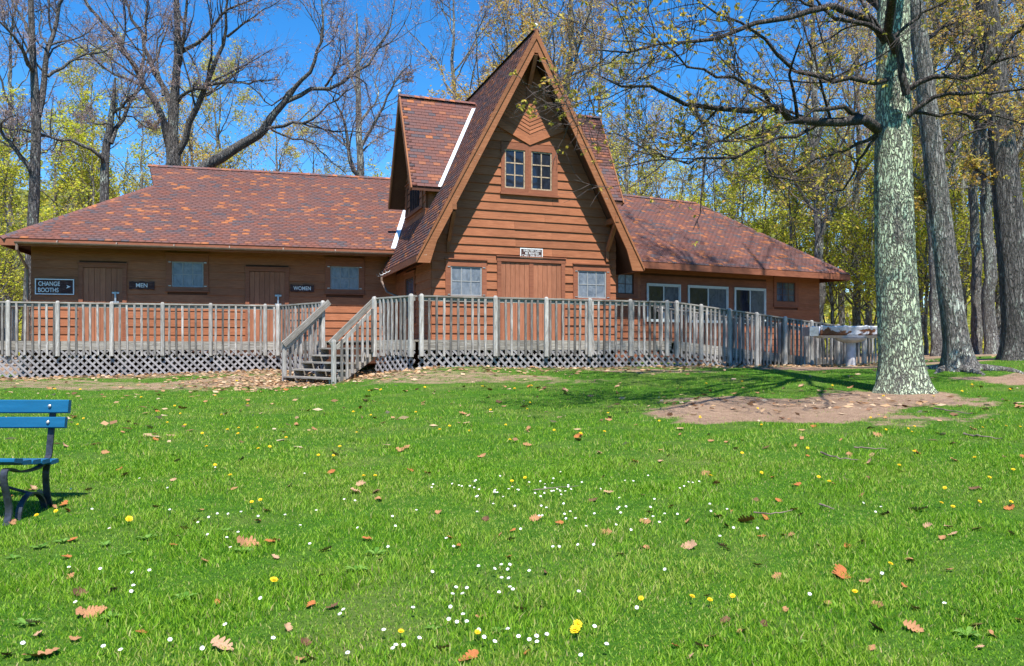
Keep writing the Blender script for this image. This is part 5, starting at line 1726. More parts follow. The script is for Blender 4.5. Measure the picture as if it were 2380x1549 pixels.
tc_ = trunk_px([(402, 800)] + z1([(1268, 1225), (1262, 1100), (1260, 950), (1275, 780), (1285, 600), (1300, 350), (1290, 0), (1280, -400), (1270, -800)]), [34, 32, 30, 24, 20, 18, 15, 12, 9, 4], dC, 60)
lc_ = [(px(z1([(1250, 1120), (1205, 960), (1190, 830), (1110, 700), (1000, 520), (900, 360), (780, 210), (640, 20), (520, -200)]), (dC, dC - 1)), 0.17, 0.03), (px(z1([(1265, 1000), (1250, 800), (1180, 640), (1110, 450), (1000, 200), (920, 20), (860, -200)]), (dC, dC + 1)), 0.14, 0.03),
       (px(z1([(1295, 520), (1330, 350), (1345, 200), (1365, 0), (1400, -300)]), (dC, dC - 1)), 0.10, 0.02), (px(z1([(1300, 1120), (1400, 870), (1450, 760), (1500, 660), (1560, 540), (1600, 420), (1650, 250), (1660, 50), (1690, -200)]), (dC, dC - 1.5)), 0.15, 0.03),
       (px(z1([(1300, 740), (1350, 690), (1400, 660), (1490, 650)]), (dC, dC - 0.8)), 0.08, 0.05), (px(z1([(1540, 620), (1640, 600), (1800, 610), (1881, 600), (2050, 580)]), (dC - 0.8, dC - 1.5)), 0.07, 0.015),
       (px(z1([(1300, 400), (1390, 350), (1480, 280), (1560, 190), (1640, 90), (1800, 20), (1950, -20)]), (dC, dC - 2)), 0.085, 0.02), (px(z1([(1470, 650), (1440, 520), (1350, 350), (1290, 300), (1180, 280)]), (dC - 0.7, dC)), 0.055, 0.012),
       (px(z1([(1060, 600), (960, 540), (840, 440), (720, 350), (600, 260), (480, 120)]), (dC, dC - 2)), 0.055, 0.012), (px(z1([(1190, 700), (1160, 500), (1140, 320), (1200, 230), (1210, 80)]), (dC, dC + 1)), 0.06, 0.015),
       (px(z1([(1660, 270), (1720, 220), (1800, 160), (1900, 90), (2050, 0)]), (dC - 1.2, dC - 2)), 0.05, 0.012), (px(z1([(1050, 640), (1035, 540), (1060, 300), (1080, 0), (1090, -200)]), (dC, dC + 1)), 0.08, 0.02)]
build_tree('spreading_bare_tree', 'largest bare many-limbed tree rising behind the left wing ridge', None, tc_, lc_, rng, 'bud_plum', 5500, (0.04, 0.08), twig='twig_plum', bark='dark_bark', n1=11, n2=7, n3=5, len1=(0.3, 0.6), twig_r=0.0045, spread=0.02)
dG = 30.0
tg = trunk_px([(440, 800), (462, 450)] + z2([(160, 1235), (280, 1160), (400, 1080), (580, 970), (660, 850), (750, 750), (830, 640)]), [30, 28, 26, 24, 22, 20, 17, 14, 10], dG, 50)
lg = [(px(z2([(830, 640), (900, 570), (960, 490), (1010, 340), (1040, 250), (1020, 50), (1030, -200)]), (dG, dG - 0.5)), 0.085, 0.02), (px(z2([(750, 750), (880, 690), (1040, 635), (1160, 610), (1260, 540), (1400, 420), (1480, 300), (1550, 150), (1560, 0)]), (dG, dG + 1)), 0.095, 0.02),
      (px(z2([(600, 945), (750, 915), (880, 900), (1000, 830), (1100, 740), (1200, 680), (1320, 600)]), (dG, dG - 1)), 0.075, 0.015), (px(z2([(890, 905), (1000, 935), (1150, 960), (1300, 970), (1450, 1000)]), (dG, dG + 1)), 0.045, 0.01),
      (px(z2([(1050, 630), (1110, 540), (1160, 420), (1160, 280)]), (dG, dG - 1)), 0.05, 0.012), (px(z2([(820, 640), (660, 770), (560, 680), (480, 620), (300, 600)]), (dG, dG - 1)), 0.04, 0.012), (px(z2([(640, 940), (820, 1020), (930, 1030), (1020, 1100), (1200, 1270)]), (dG, dG + 2)), 0.045, 0.015)]
build_tree('slanting_tree', 'bare tree slanting to the right out over the left wing ridge', None, tg, lg, rng, 'bud_plum', 4500, (0.04, 0.08), twig='twig_plum', bark='dark_bark', n1=12, n2=7, n3=6, len1=(0.35, 0.7), twig_r=0.0045, flare=0.0, spread=0.02)
dD = 35.0
td = trunk_px([(840, 800)] + z2([(1310, 1290), (1297, 1000), (1292, 650), (1285, 350), (1280, 100)]), [20, 17, 15, 12, 8, 3], dD, 50)
ld = [(px(z2([(1300, 1290), (1240, 1200), (1210, 1000), (1160, 800), (1100, 700), (1060, 660)]), (dD, dD - 1)), 0.12, 0.02), (px(z2([(1300, 900), (1360, 820), (1440, 690), (1420, 600), (1460, 480)]), (dD, dD + 1)), 0.07, 0.015), (px(z2([(1310, 1080), (1400, 920), (1470, 800), (1550, 620), (1660, 470), (1680, 400)]), (dD, dD - 1)), 0.085, 0.015),
      (px(z2([(1300, 1130), (1380, 1050), (1480, 980), (1560, 940)]), (dD, dD + 1)), 0.05, 0.012), (px(z2([(1290, 700), (1240, 560), (1200, 400), (1190, 250)]), (dD, dD + 1)), 0.06, 0.012), (px(z2([(1285, 500), (1340, 330), (1360, 200)]), (dD, dD)), 0.05, 0.012), (px(z2([(1540, 640), (1620, 600), (1700, 560)]), (dD, dD)), 0.03, 0.01)]
build_tree('upright_bare_tree', 'upright bare tree left of the dormer above the wing ridge', None, td, ld, rng, 'bud_plum', 4000, (0.04, 0.08), twig='twig_plum', bark='grey_bark', n1=11, n2=7, n3=5, len1=(0.35, 0.7), twig_r=0.0045, spread=0.02)

# --- woodland trees: a few models, then copies
def auto_tree(name, H, r, rng, c0, leaf, leaf_n, leaf_size, n0=12, spread_=0.33, bark='grey_bark', twig='twig_bark', up=0.10, ang=(35, 65), fork=False, **kw):
    K = 40
    z = np.linspace(-0.1, H, K)
    x = np.cumsum(rng.normal(0, 0.035, K)) * H / 14; y = np.cumsum(rng.normal(0, 0.035, K)) * H / 14
    x -= x[0]; y -= y[0]
    P = np.stack([x, y, z], -1)
    Rr = r * (1 - z / H * 0.92) ** 0.8
    Lp, Lr = sprout(P[None], Rr[None], n0, rng, (c0, 0.97), ang, (spread_ * 0.7, spread_ * 1.25), 0.55, 8, 0.16, up, 0.02)
    limbs = [(Lp[i], Lr[i, 0], Lr[i, -1]) for i in range(len(Lp))]
    off = np.array([0, 0, 0.0])
    g0 = gz(0, 40)
    P2 = P + np.array([0, 40, g0])
    limbs = [(p + np.array([0, 40, g0]), a, b_) for p, a, b_ in limbs]
    return build_tree(name, 'placeholder label for this tree', 'trees of the wood behind the shelter', (P2, Rr), limbs, rng, leaf, leaf_n, leaf_size, bark=bark, twig=twig, trunk_sides=12, flare=0.25, up=up * 0.5, **kw)

def copy_tree(src, loc, rz_, sc, label, group, szz=1.0):
    c = src.copy()
    COL.objects.link(c)
    c.location = loc
    c.rotation_euler = (0, 0, rz_)
    c.scale = (sc, sc, sc * szz)
    c['label'] = label
    c['group'] = group
    for ch in src.children:
        k = ch.copy()
        COL.objects.link(k)
        k.parent = c
    return c

protos = {
    'bare': auto_tree('budding_tree', 17.0, 0.21, rng, 0.30, 'bud_plum', 3400, (0.05, 0.10), n0=14, n1=7, n2=5, n3=4, twig='twig_plum', spread=0.03, twig_r=0.010),
    'bare2': auto_tree('budding_tree', 19.0, 0.24, rng, 0.25, 'leaf_amber', 5200, (0.07, 0.13), n0=15, n1=7, n2=6, n3=4, twig='twig_pale', spread=0.04, twig_r=0.010, spread_=0.28, ang=(25, 50)),
    'green': auto_tree('leafing_tree', 11.5, 0.13, rng, 0.16, 'leaf_green', 6200, (0.09, 0.17), n0=16, n1=7, n2=5, n3=3, twig='twig_bark', spread=0.14, twig_r=0.009, droop=0.1, flat=0.5),
    'green2': auto_tree('leafing_tree', 9.0, 0.10, rng, 0.10, 'leaf_green', 5600, (0.09, 0.17), n0=16, n1=6, n2=5, n3=3, spread=0.14, twig_r=0.009, flat=0.5, spread_=0.40),
    'olive': auto_tree('leafing_tree', 14.0, 0.17, rng, 0.18, 'leaf_olive', 6200, (0.08, 0.15), n0=15, n1=7, n2=5, n3=3, spread=0.12, twig_r=0.009, flat=0.4, twig='twig_pale'),
    'amber': auto_tree('leafing_tree', 15.0, 0.18, rng, 0.2, 'leaf_amber', 6500, (0.08, 0.14), n0=15, n1=7, n2=5, n3=3, spread=0.10, twig_r=0.009, flat=0.3, twig='twig_pale'),
}
WORD = {'bare': 'purple-budded bare tree', 'bare2': 'amber-budded tall tree', 'green': 'bright green leafing tree', 'green2': 'low bright green leafing tree', 'olive': 'olive-leaved young tree', 'amber': 'amber-leaved tree'}
spots = []
def wood(kind, u, d, sc=1.0, szz=1.0):
    spots.append((kind, u, d, sc, szz))
# behind the left wing and at the far left
for k, u, d, s_ in (('green', -60, 34, 1.0), ('green2', 30, 34, 0.95), ('green', 120, 39, 1.1), ('olive', 190, 40, 1.0), ('green2', 215, 36, 1.1), ('green', 290, 43, 1.05), ('olive', 350, 40, 0.9), ('amber', 450, 40, 0.95),
                    ('olive', 530, 41, 1.0), ('amber', 640, 43, 0.85), ('olive', 480, 45, 1.05), ('green2', 590, 40, 0.85), ('olive', 720, 46, 0.85), ('green2', 830, 42, 0.90), ('green2', 900, 45, 0.95), ('bare', 1040, 42, 1.2),
                    ('amber', 700, 52, 0.75), ('bare', 20, 38, 1.0), ('bare2', 180, 48, 0.95), ('green', -140, 40, 1.2), ('green2', -10, 29, 0.75), ('green', 250, 52, 1.1), ('olive', 20, 50, 1.1)):
    wood(k, u, d, s_)
# behind the steep gable
for k, u, d, s_ in (('amber', 1170, 40, 1.30), ('bare2', 1240, 44, 1.25), ('bare2', 1330, 42, 1.22), ('amber', 1300, 50, 1.45), ('bare', 1390, 46, 1.2), ('olive', 1440, 41, 0.95), ('amber', 1480, 48, 0.95)):
    wood(k, u, d, s_)
# behind the right wing and the wood at the right
for k, u, d, s_ in (('olive', 1530, 40, 0.72), ('green', 1590, 42, 0.92), ('green', 1660, 40, 0.98), ('green2', 1720, 38, 1.10), ('green', 1780, 43, 1.05), ('bare2', 1700, 50, 0.95), ('amber', 1840, 44, 0.95), ('green2', 1850, 37, 1.0), ('bare2', 1905, 33, 1.0),
                    ('olive', 1950, 40, 1.0), ('green', 1985, 44, 1.1), ('bare', 1990, 36, 0.95), ('green2', 1940, 34, 0.9), ('green2', 2010, 33, 0.85), ('amber', 2060, 42, 1.1), ('green', 2110, 38, 1.0), ('bare2', 2180, 27, 0.9), ('green2', 2150, 33, 0.9),
                    ('olive', 2200, 40, 1.2), ('amber', 2240, 36, 1.1), ('bare', 2268, 29, 0.95), ('green2', 2240, 31, 0.85), ('bare2', 2305, 28, 1.0), ('green', 2320, 42, 1.2), ('olive', 2360, 36, 1.1), ('amber', 2400, 30, 1.0), ('green2', 2420, 34, 1.0),
                    ('green', 2480, 38, 1.2), ('amber', 2540, 32, 1.1), ('green2', 2300, 36, 0.95), ('green', 2180, 48, 1.3), ('green', 2050, 52, 1.3), ('green', 1900, 54, 1.2), ('green2', 1780, 52, 1.4), ('olive', 1620, 52, 1.0), ('amber', 2140, 50, 1.5), ('amber', 2330, 52, 1.5)):
    wood(k, u, d, s_)
rs = random.Random(3)
ORD = ['first', 'second', 'third', 'fourth', 'fifth', 'sixth', 'seventh', 'eighth', 'ninth', 'tenth', 'eleventh', 'twelfth']
PLACES = ((940, 'behind the left wing'), (1500, 'behind the steep gable'), (1890, 'behind the right wing'), (9999, 'in the right-hand wood'))
used, buckets = {}, {}
for sp in spots:
    where = next(w_ for lim, w_ in PLACES if sp[1] < lim)
    buckets.setdefault((sp[0], where), []).append(sp)
for (kind, where), lst in buckets.items():
    lst.sort(key=lambda q: q[1])
    for i_, (_, u, d, sc, szz) in enumerate(lst):
        x = (u - CX) / F * d
        loc = (x, d, gz(x, d))
        lab = WORD[kind] + ' ' + where + (', ' + ORD[i_] + ' of its kind from the left' if len(lst) > 1 else '')
        grp = WORD[kind].replace('tree', 'trees') + ' ' + where if len(lst) > 1 else ''
        if kind not in used:
            used[kind] = 1
            o = protos[kind]
            o.location = loc; o.scale = (sc, sc, sc * szz); o.rotation_euler = (0, 0, rs.uniform(0, 6.28)); o['label'] = lab; o['group'] = grp
        else:
            o = copy_tree(protos[kind], loc, rs.uniform(0, 6.28), sc * rs.uniform(0.94, 1.06), lab, grp, szz)
        if not grp:
            del o['group']
# trees on the far side of the lawn, behind the viewer: the windows mirror them
for kind, x, y, sc in (('bare', -9, -19, 1.0), ('bare2', 3, -24, 1.0), ('bare', 13, -20, 1.1), ('bare2', 24, -26, 1.1), ('bare', -22, -25, 1.1)):
    copy_tree(protos[kind], (x, y, gz(x, y)), rs.uniform(0, 6.28), sc, WORD[kind] + ' standing outside the view behind the viewer', 'trees behind the viewer')
# the deep wood beyond: a mass of leaves and stems nobody could count
rngw = np.random.default_rng(21)
n_ = 36000
a_ = rngw.uniform(-0.95, 0.95, n_)
dist_ = rngw.uniform(56, 74, n_)
X = np.tan(a_) * dist_ ; Y = dist_
hh = 6.0 + 2.0 * np.sin(X * 0.21) + 1.4 * np.sin(X * 0.53 + 1) + np.where(X > 18, 4.0, 0.0)
Z = gz(0, 60) + hh * rngw.uniform(0, 1, n_) ** 1.35
V1, Q1 = leaf_geo(np.stack([X, Y, Z], -1), (0.25, 0.6), rngw, 0.1, 0.7)
n_s = 220
sx = np.tan(rngw.uniform(-0.9, 0.9, n_s)) * 60
sy = rngw.uniform(54, 72, n_s)
sh = rngw.uniform(7, 13, n_s)
SP = np.stack([np.stack([sx + rngw.normal(0, 0.2, n_s) * k, sy, -0.5 + sh * k / 3], -1) for k in range(4)], 1)
V2, Q2 = tubes(SP, np.linspace(0.16, 0.04, 4)[None].repeat(n_s, 0), 5)
V, Q, mi = join([(V1[: len(V1) // 8 * 4], Q1[: len(Q1) // 2], 0), (V1[len(V1) // 8 * 4:], Q1[len(Q1) // 2:] - len(V1) // 8 * 4, 1), (V2, Q2, 2)])
far = mesh_obj('far_woodland', V, [Q], ('leaf_green', 'leaf_olive', 'grey_bark'), None, mi)
far['kind'] = 'stuff'
n_ = 9000
a_ = rngw.uniform(2.1, 4.2, n_); r_ = rngw.uniform(46, 60, n_)
X, Y = np.sin(a_) * r_, np.cos(a_) * r_
Z = -1.7 + (9 + 3 * np.sin(X * 0.3)) * rngw.uniform(0, 1, n_) ** 1.2
V1, Q1 = leaf_geo(np.stack([X, Y, Z], -1), (0.5, 1.1), rngw, 0.1, 0.7)
far2 = mesh_obj('far_woodland', V1, [Q1], ('leaf_olive',))  # unseen leaf mass behind the viewer, added to darken what the windows mirror
far2['kind'] = 'stuff'
far['label'] = 'dense green and olive woodland in the far distance'
far['category'] = 'woodland'

# added wooded rise: hides the white horizon and darkens the window reflections
m, n, b, out = new_mat('wooded_rise')
v = coords(n, (1, 1, 1.6), rnd=False)
f1 = noise(n, v, 0.9, 9, 0.78)
n.links.new(ramp(n, f1, [(0.3, (0.07, 0.09, 0.025)), (0.5, (0.22, 0.25, 0.045)), (0.7, (0.42, 0.44, 0.09))]), b.inputs['Base Color'])
b.inputs['Roughness'].default_value = 1.0
add_bump(n, b, f1, 1.0, 1.0)
aa = np.linspace(-math.pi, math.pi, 361)
rows_ = ((78, 0.0), (82, 1.0), (88, 1.6), (100, 1.9), (130, 1.6))
V = []
for r_, h_ in rows_:
    hv = gz(0, 62) - 0.5 + 2.2 * h_ * (3.0 + 1.2 * np.sin(aa * 9) + 0.6 * np.sin(aa * 23 + 1) + 0.3 * np.sin(aa * 61))
    V.append(np.stack([np.sin(aa) * r_, np.cos(aa) * r_, hv], -1))
k = len(aa)
Q = [[i * k + j, i * k + j + 1, (i + 1) * k + j + 1, (i + 1) * k + j] for i in range(len(rows_) - 1) for j in range(k - 1)]
backdrop_hill = mesh_obj('backdrop_hill', np.concatenate(V), [np.array(Q)], 'wooded_rise', smooth=True)
backdrop_hill['kind'] = 'structure'

# ------------------------------------------------------------------ grass
rg = np.random.default_rng(77)
def scatter(n, d0, d1, power, side=1.12):
    """points of the lawn in front of the viewer, thicker where it is near"""
    k = rg.uniform(0, 1, n)
    d = d0 * (d1 / d0) ** (k ** power)
    h = 0.665 * side
    x = rg.uniform(-h, h, n) * d + rg.uniform(-0.4, 0.4, n)
    return x, d

def blades(x, y, h0, w0, rng):
    M = len(x)
    z = ground_z(x, y) - 0.006
    a = rng.uniform(0, 6.283, M)
    h = h0 * rng.uniform(0.45, 1.25, M)
    w = w0 * rng.uniform(0.7, 1.3, M)
    lean = rng.uniform(0.15, 0.95, M) * h
    la = rng.uniform(0, 6.283, M)
    dx, dy = np.cos(la) * lean, np.sin(la) * lean
    sx, sy = np.cos(a) * w * 0.5, np.sin(a) * w * 0.5
    b_ = np.stack([x, y, z], -1)
    s_ = np.stack([sx, sy, np.zeros(M)], -1)
    m_ = b_ + np.stack([dx * 0.35, dy * 0.35, h * 0.6], -1)
    t_ = b_ + np.stack([dx, dy, h], -1)
    V = np.stack([b_ - s_, b_ + s_, m_ + s_ * 0.8, m_ - s_ * 0.8, t_], 1).reshape(-1, 3)
    o = np.arange(M)[:, None] * 5
    return V, o + np.array([[0, 1, 2, 3]]), o + np.array([[3, 2, 4]])

GV, GQ, GT, GM, g0 = [], [], [], [], 0
for (n_, d0, d1, pw, hh_, ww_) in ((230000, 2.7, 7.5, 0.85, 0.031, 0.0050), (230000, 6.0, 20.0, 0.9, 0.036, 0.011)):
    x, y = scatter(n_, d0, d1, pw)
    sm_ = soil_mask(x, y)
    tone = wob(x * 0.9 + 3, y * 0.9, 0.8)
    keep = rg.uniform(0, 1, n_) > np.minimum(sm_ * 1.25 - 0.02, 0.97 - 0.25 * (wob(x * 3.3, y * 3.9) > 0.55))
    keep &= rg.uniform(0, 1, n_) < 0.93 + 0.07 * tone
    keep &= ~((y > 17.2) & (dist_deck(x, y) > 0) & (y > np.interp(x, [p[0] for p in DECK_LINE], [p[1] for p in DECK_LINE]) - 0.05))
    x, y, sm_, tone = x[keep], y[keep], sm_[keep], tone[keep]
    tall = 1 + 0.7 * np.clip(wob(x * 2.1, y * 2.1 + 5, 1.3), -0.6, 1)
    V, Q, T = blades(x, y, hh_ * tall * (1 - 0.5 * sm_), ww_, rg)
    if d0 > 5:                       # farther blades are plain spikes
        V = V.reshape(-1, 5, 3)[:, [0, 1, 4]].reshape(-1, 3)
        Q = np.zeros((0, 4), int); T = np.arange(len(V)).reshape(-1, 3)
    GV.append(V); GQ.append(Q + g0); GT.append(T + g0)
    pale = rg.uniform(0, 1, len(x)) < np.clip(0.28 + 0.55 * wob(x * 0.75 + 9, y * 0.8 + 2) + 0.35 * wob(x * 2.9, y * 3.1 + 7), 0.04, 0.9)
    GM.append(np.where(rg.uniform(0, 1, len(x)) < 0.025 + 0.5 * sm_ + 0.18 * np.clip(-tone - 0.2, 0, 1) + 0.15 * np.clip(wob(x * 1.9 - 2, y * 2.3) - 0.35, 0, 1), 1, np.where(pale, 2, 0)))
    g0 += len(V)
mi = np.concatenate(GM)
gr_ = mesh_obj('grass', np.concatenate(GV), [np.concatenate(GQ), np.concatenate(GT)], ('grass_blade', 'grass_dry', 'grass_pale'), None, np.concatenate([GM[0], mi]))
gr_['kind'] = 'stuff'

# ------------------------------------------------------------------ fallen oak leaves
def leaf_outline(k):
    r = random.Random(k)
    n_ = 5 + k % 3
    up_ = []
    for i in range(n_):
        t_ = 0.12 + 0.76 * i / (n_ - 1)
        wide = 0.36 * math.sin(math.pi * min(1, t_ * 0.85 + 0.1)) * r.uniform(0.8, 1.2)
        up_ += [(t_ - 0.035, wide), (t_ + 0.035, wide * r.uniform(0.85, 1.05)), (t_ + 0.07, wide * 0.45)]
    up_ = [(0.0, 0.015)] + up_ + [(1.0, 0.0)]
    return up_

def leaf_mesh(k, mat):
    up_ = leaf_outline(k)
    r = random.Random(k + 50)
    curl, fold, tw = r.uniform(0.1, 0.8), r.uniform(0.1, 0.7), r.uniform(-0.8, 0.8)
    def bend(x, y):
        z = fold * abs(y) * 0.8 + curl * (x - 0.5) ** 2 * 0.9 + tw * y * (x - 0.5) + 0.03 * math.sin(9 * x + 7 * y)
        return (x - 0.5, y, z)
    V = [bend(x, 0.0) for x, y in up_] + [bend(x, y) for x, y in up_] + [bend(x, -y * r.uniform(0.8, 1.1)) for x, y in up_]
    k_ = len(up_)
    Q = []
    for i in range(k_ - 1):
        Q.append([i, i + 1, k_ + i + 1, k_ + i]); Q.append([i + 1, i, 2 * k_ + i, 2 * k_ + i + 1])
    return Geo().add(V, Q).mesh('oak_leaf', mat, True)

LEAVES = {c: [leaf_mesh(k + 10 * j, 'dry_leaf_' + c) for k in range(5)] for j, c in enumerate(('tan', 'orange', 'dark', 'pale'))}
rl_ = random.Random(9)
LEAF_GROUP = 'dry oak leaves scattered on the lawn'
def drop_leaf(u, v, size_px, colr, label, group=LEAF_GROUP, up_=0.02):
    p = on_ground(u, v)[0]
    s_ = size_px / F * p[1]
    o = bpy.data.objects.new('fallen_leaf', rl_.choice(LEAVES[colr]))
    o.location = (p[0], p[1], p[2] + 0.012)
    o.rotation_euler = (rl_.uniform(-0.1, 0.75), rl_.uniform(-0.4, 0.4), rl_.uniform(0, 6.28))
    o.scale = (s_, s_, s_)
    link(o)
    return tag(o, label, 'leaf', group)
drop_leaf(1955, 1340, 66, 'orange', 'largest bright orange curled oak leaf on the lawn at the right', None)
drop_leaf(95, 1530, 78, 'tan', 'big tan oak leaf lying in the bottom left corner', None)
drop_leaf(210, 1432, 62, 'tan', 'broad tan oak leaf beside the lower left daisies', None)
drop_leaf(515, 1513, 62, 'pale', 'pale folded oak leaf standing on edge near the bottom left', None)
drop_leaf(1090, 1536, 56, 'orange', 'orange-brown leaf touching a daisy at the bottom edge', None)
drop_leaf(575, 1270, 58, 'tan', 'tan oak leaf with deep lobes in the left middle lawn', None)
drop_leaf(2122, 1467, 46, 'tan', 'tan oak leaf lying flat in the lower right grass', None)
drop_leaf(2134, 1190, 44, 'pale', 'pale crumpled leaf below the dandelions at the right', None)
drop_leaf(1732, 1216, 46, 'orange', 'long orange leaf beside a thin stick on the lawn', None)
drop_leaf(1602, 1275, 44, 'pale', 'pale pinkish leaf right of the daisy patch', None)
KIND = {'tan': 'tan dry oak leaf fallen on the green lawn', 'orange': 'orange-brown dry oak leaf fallen on the green lawn', 'dark': 'dark brown dry oak leaf fallen on the green lawn', 'pale': 'pale dry oak leaf fallen on the green lawn'}
near_leaves = [(185, 1385, 'dark'), (265, 1378, 'dark'), (328, 1478, 'orange'), (627, 1265, 'orange'), (722, 1412, 'orange'), (668, 1466, 'pale'), (757, 1283, 'tan'), (750, 1345, 'dark'), (365, 1182, 'orange'), (290, 1108, 'tan'), (245, 1055, 'tan'), (147, 1178, 'orange'),
               (68, 1142, 'tan'), (205, 1143, 'tan'), (430, 1235, 'orange'), (455, 1215, 'tan'), (600, 1215, 'tan'), (545, 1140, 'tan'), (640, 1300, 'pale'), (880, 1165, 'tan'), (825, 1148, 'pale'), (1020, 1195, 'tan'), (1190, 1258, 'dark'), (1183, 1300, 'orange'), (1245, 1210, 'tan'),
               (1300, 1220, 'orange'), (1410, 1242, 'tan'), (1510, 1195, 'tan'), (1500, 1217, 'tan'), (1560, 1182, 'orange'), (1600, 1217, 'tan'), (1840, 1248, 'tan'), (1845, 1190, 'orange'), (1970, 1275, 'orange'), (1805, 1345, 'tan'), (1725, 1475, 'tan'), (1685, 1450, 'dark'), (2035, 1465, 'dark'),
               (2190, 1255, 'tan'), (2205, 1330, 'tan'), (2345, 1185, 'orange'), (2095, 1100, 'dark'), (2130, 1055, 'orange'), (2020, 1080, 'pale'), (1975, 1060, 'tan'), (2040, 1015, 'tan'), (2180, 1010, 'pale'), (2260, 1000, 'tan'), (1475, 1076, 'orange'), (1535, 1050, 'tan'), (1345, 1017, 'orange'),
               (1228, 1001, 'tan'), (1418, 974, 'tan'), (1090, 968, 'pale'), (985, 937, 'tan'), (868, 935, 'pale'), (560, 957, 'pale'), (478, 937, 'tan'), (690, 990, 'tan'), (730, 1000, 'tan'), (345, 1020, 'tan'), (150, 1040, 'pale'), (475, 1310, 'tan'), (30, 1220, 'tan'), (170, 1260, 'orange'),
               (155, 1300, 'orange'), (700, 1540, 'tan'), (1025, 1515, 'tan'), (1225, 1525, 'orange'), (710, 1500, 'dark'), (2350, 1245, 'tan'), (2265, 1140, 'dark'), (1690, 1030, 'tan'), (1653, 1028, 'tan'), (100, 1150, 'tan'), (410, 1075, 'tan'), (930, 1050, 'tan'), (780, 1060, 'tan')]
for u, v, c_ in near_leaves:
    drop_leaf(u, v, rl_.uniform(22, 36) * (0.6 + 0.6 * (v - 900) / 600), c_, KIND[c_])
for i in range(200):
    v = 900 + 640 * rl_.random() ** 1.7
    u = rl_.uniform(0, 2380)
    if soil_mask(*[np.array([q]) for q in on_ground(u, v)[0][:2]])[0] > 0.9 and rl_.random() < 0.5:
        continue
    c_ = rl_.choices(['tan', 'orange', 'dark', 'pale'], [0.45, 0.2, 0.2, 0.15])[0]
    drop_leaf(u, v, rl_.uniform(15, 29) * (0.65 + 0.7 * (v - 900) / 600), c_, KIND[c_])
# litter too thick to count: along the deck, by the steps, under the trees
n_ = 7200
lx = np.concatenate([rg.uniform(-14, 11, 3000), rg.normal(-4.8, 1.5, 2000), rg.normal(8.9, 1.7, 1300), rg.uniform(-12, 13, 900)])
ly = np.concatenate([np.interp(lx[:3000], [p[0] for p in DECK_LINE], [p[1] for p in DECK_LINE]) - np.abs(rg.normal(0.05, 0.75, 3000)), rg.normal(18.6, 0.9, 2000), rg.normal(21.2, 0.6, 1300), rg.uniform(8, 18, 900)])
lx[-300:] = rg.normal(4.6, 1.5, 300); ly[-300:] = rg.normal(12.1, 0.8, 300)
keep = (rg.uniform(0, 1, n_) < np.where(lx < -2.3, 0.75, 0.5))
keep &= ~((np.abs(lx + 4.9) < 0.2) & (ly > 19.9))
lx, ly = lx[keep], ly[keep]
V, Q = leaf_geo(np.stack([lx, ly, ground_z(lx, ly) + rg.uniform(0.01, 0.04, len(lx))], -1), (0.07, 0.17), rg, 0.0, 0.7)
V = V.reshape(-1, 4, 3)
zc = ground_z(lx, ly)
V[:, :, 2] = np.clip(zc[:, None] + 0.012 + (V[:, :, 2] - zc[:, None]) * 0.45, zc[:, None] + 0.004, None)
lit = mesh_obj('leaf_litter', V.reshape(-1, 3), [Q], ('litter',))
lit['kind'] = 'stuff'

# ------------------------------------------------------------------ daisies and dandelions
def daisy_meshes(k):
    r = random.Random(k)
    V, Q = [], []
    n_ = 18
    for i in range(n_):
        a = i * 2 * math.pi / n_ + r.uniform(-0.06, 0.06)
        l_ = r.uniform(0.9, 1.05)
        w_ = 0.16
        ca, sa_ = math.cos(a), math.sin(a)
        up_ = r.uniform(0.0, 0.35)
        pts = [(0.2, 0, 0), (0.7, -w_, up_ * 0.4), (l_, 0, up_), (0.7, w_, up_ * 0.4)]
        b0 = len(V)
        V += [(x * ca - y * sa_, x * sa_ + y * ca, z) for x, y, z in pts]
        Q.append([b0, b0 + 1, b0 + 2, b0 + 3])
    return Geo().add(V, Q).mesh('daisy', 'daisy_white')
def dome(name, mat, r0, h, n_=8):
    return Geo().tube([(0, 0, 0.0), (0, 0, h * 0.6), (0, 0, h)], [r0, r0 * 0.8, r0 * 0.25], n_).mesh(name, mat, True)
DAISY = [daisy_meshes(k) for k in range(3)]
DEYE = dome('flower_eye', 'daisy_yolk', 0.36, 0.2)
STEM = Geo().tube([(0, 0, -1), (0.03, 0.02, -0.5), (0, 0, 0)], 0.09, 4).mesh('stem', 'stem_green')
def dandelion_mesh(k):
    r = random.Random(k)
    V, Q = [], []
    for ring, (n_, l_, el) in enumerate(((22, 1.0, 0.12), (18, 0.8, 0.45), (12, 0.55, 0.9))):
        for i in range(n_):
            a = i * 2 * math.pi / n_ + ring * 0.2 + r.uniform(-0.08, 0.08)
            L_ = l_ * r.uniform(0.88, 1.08)
            c_, s_ = math.cos(el), math.sin(el)
            ca, sa_ = math.cos(a), math.sin(a)
            w_ = 0.11
            b0 = len(V)
            for x, y in ((0.05, 0), (L_ * 0.75, -w_), (L_, 0), (L_ * 0.75, w_)):
                V.append((x * c_ * ca - y * sa_, x * c_ * sa_ + y * ca, x * s_))
            Q.append([b0, b0 + 1, b0 + 2, b0 + 3])
    return Geo().add(V, Q).mesh('dandelion', 'dandelion_yellow')
DANDY = [dandelion_mesh(k) for k in range(2)]
rf_ = random.Random(4)
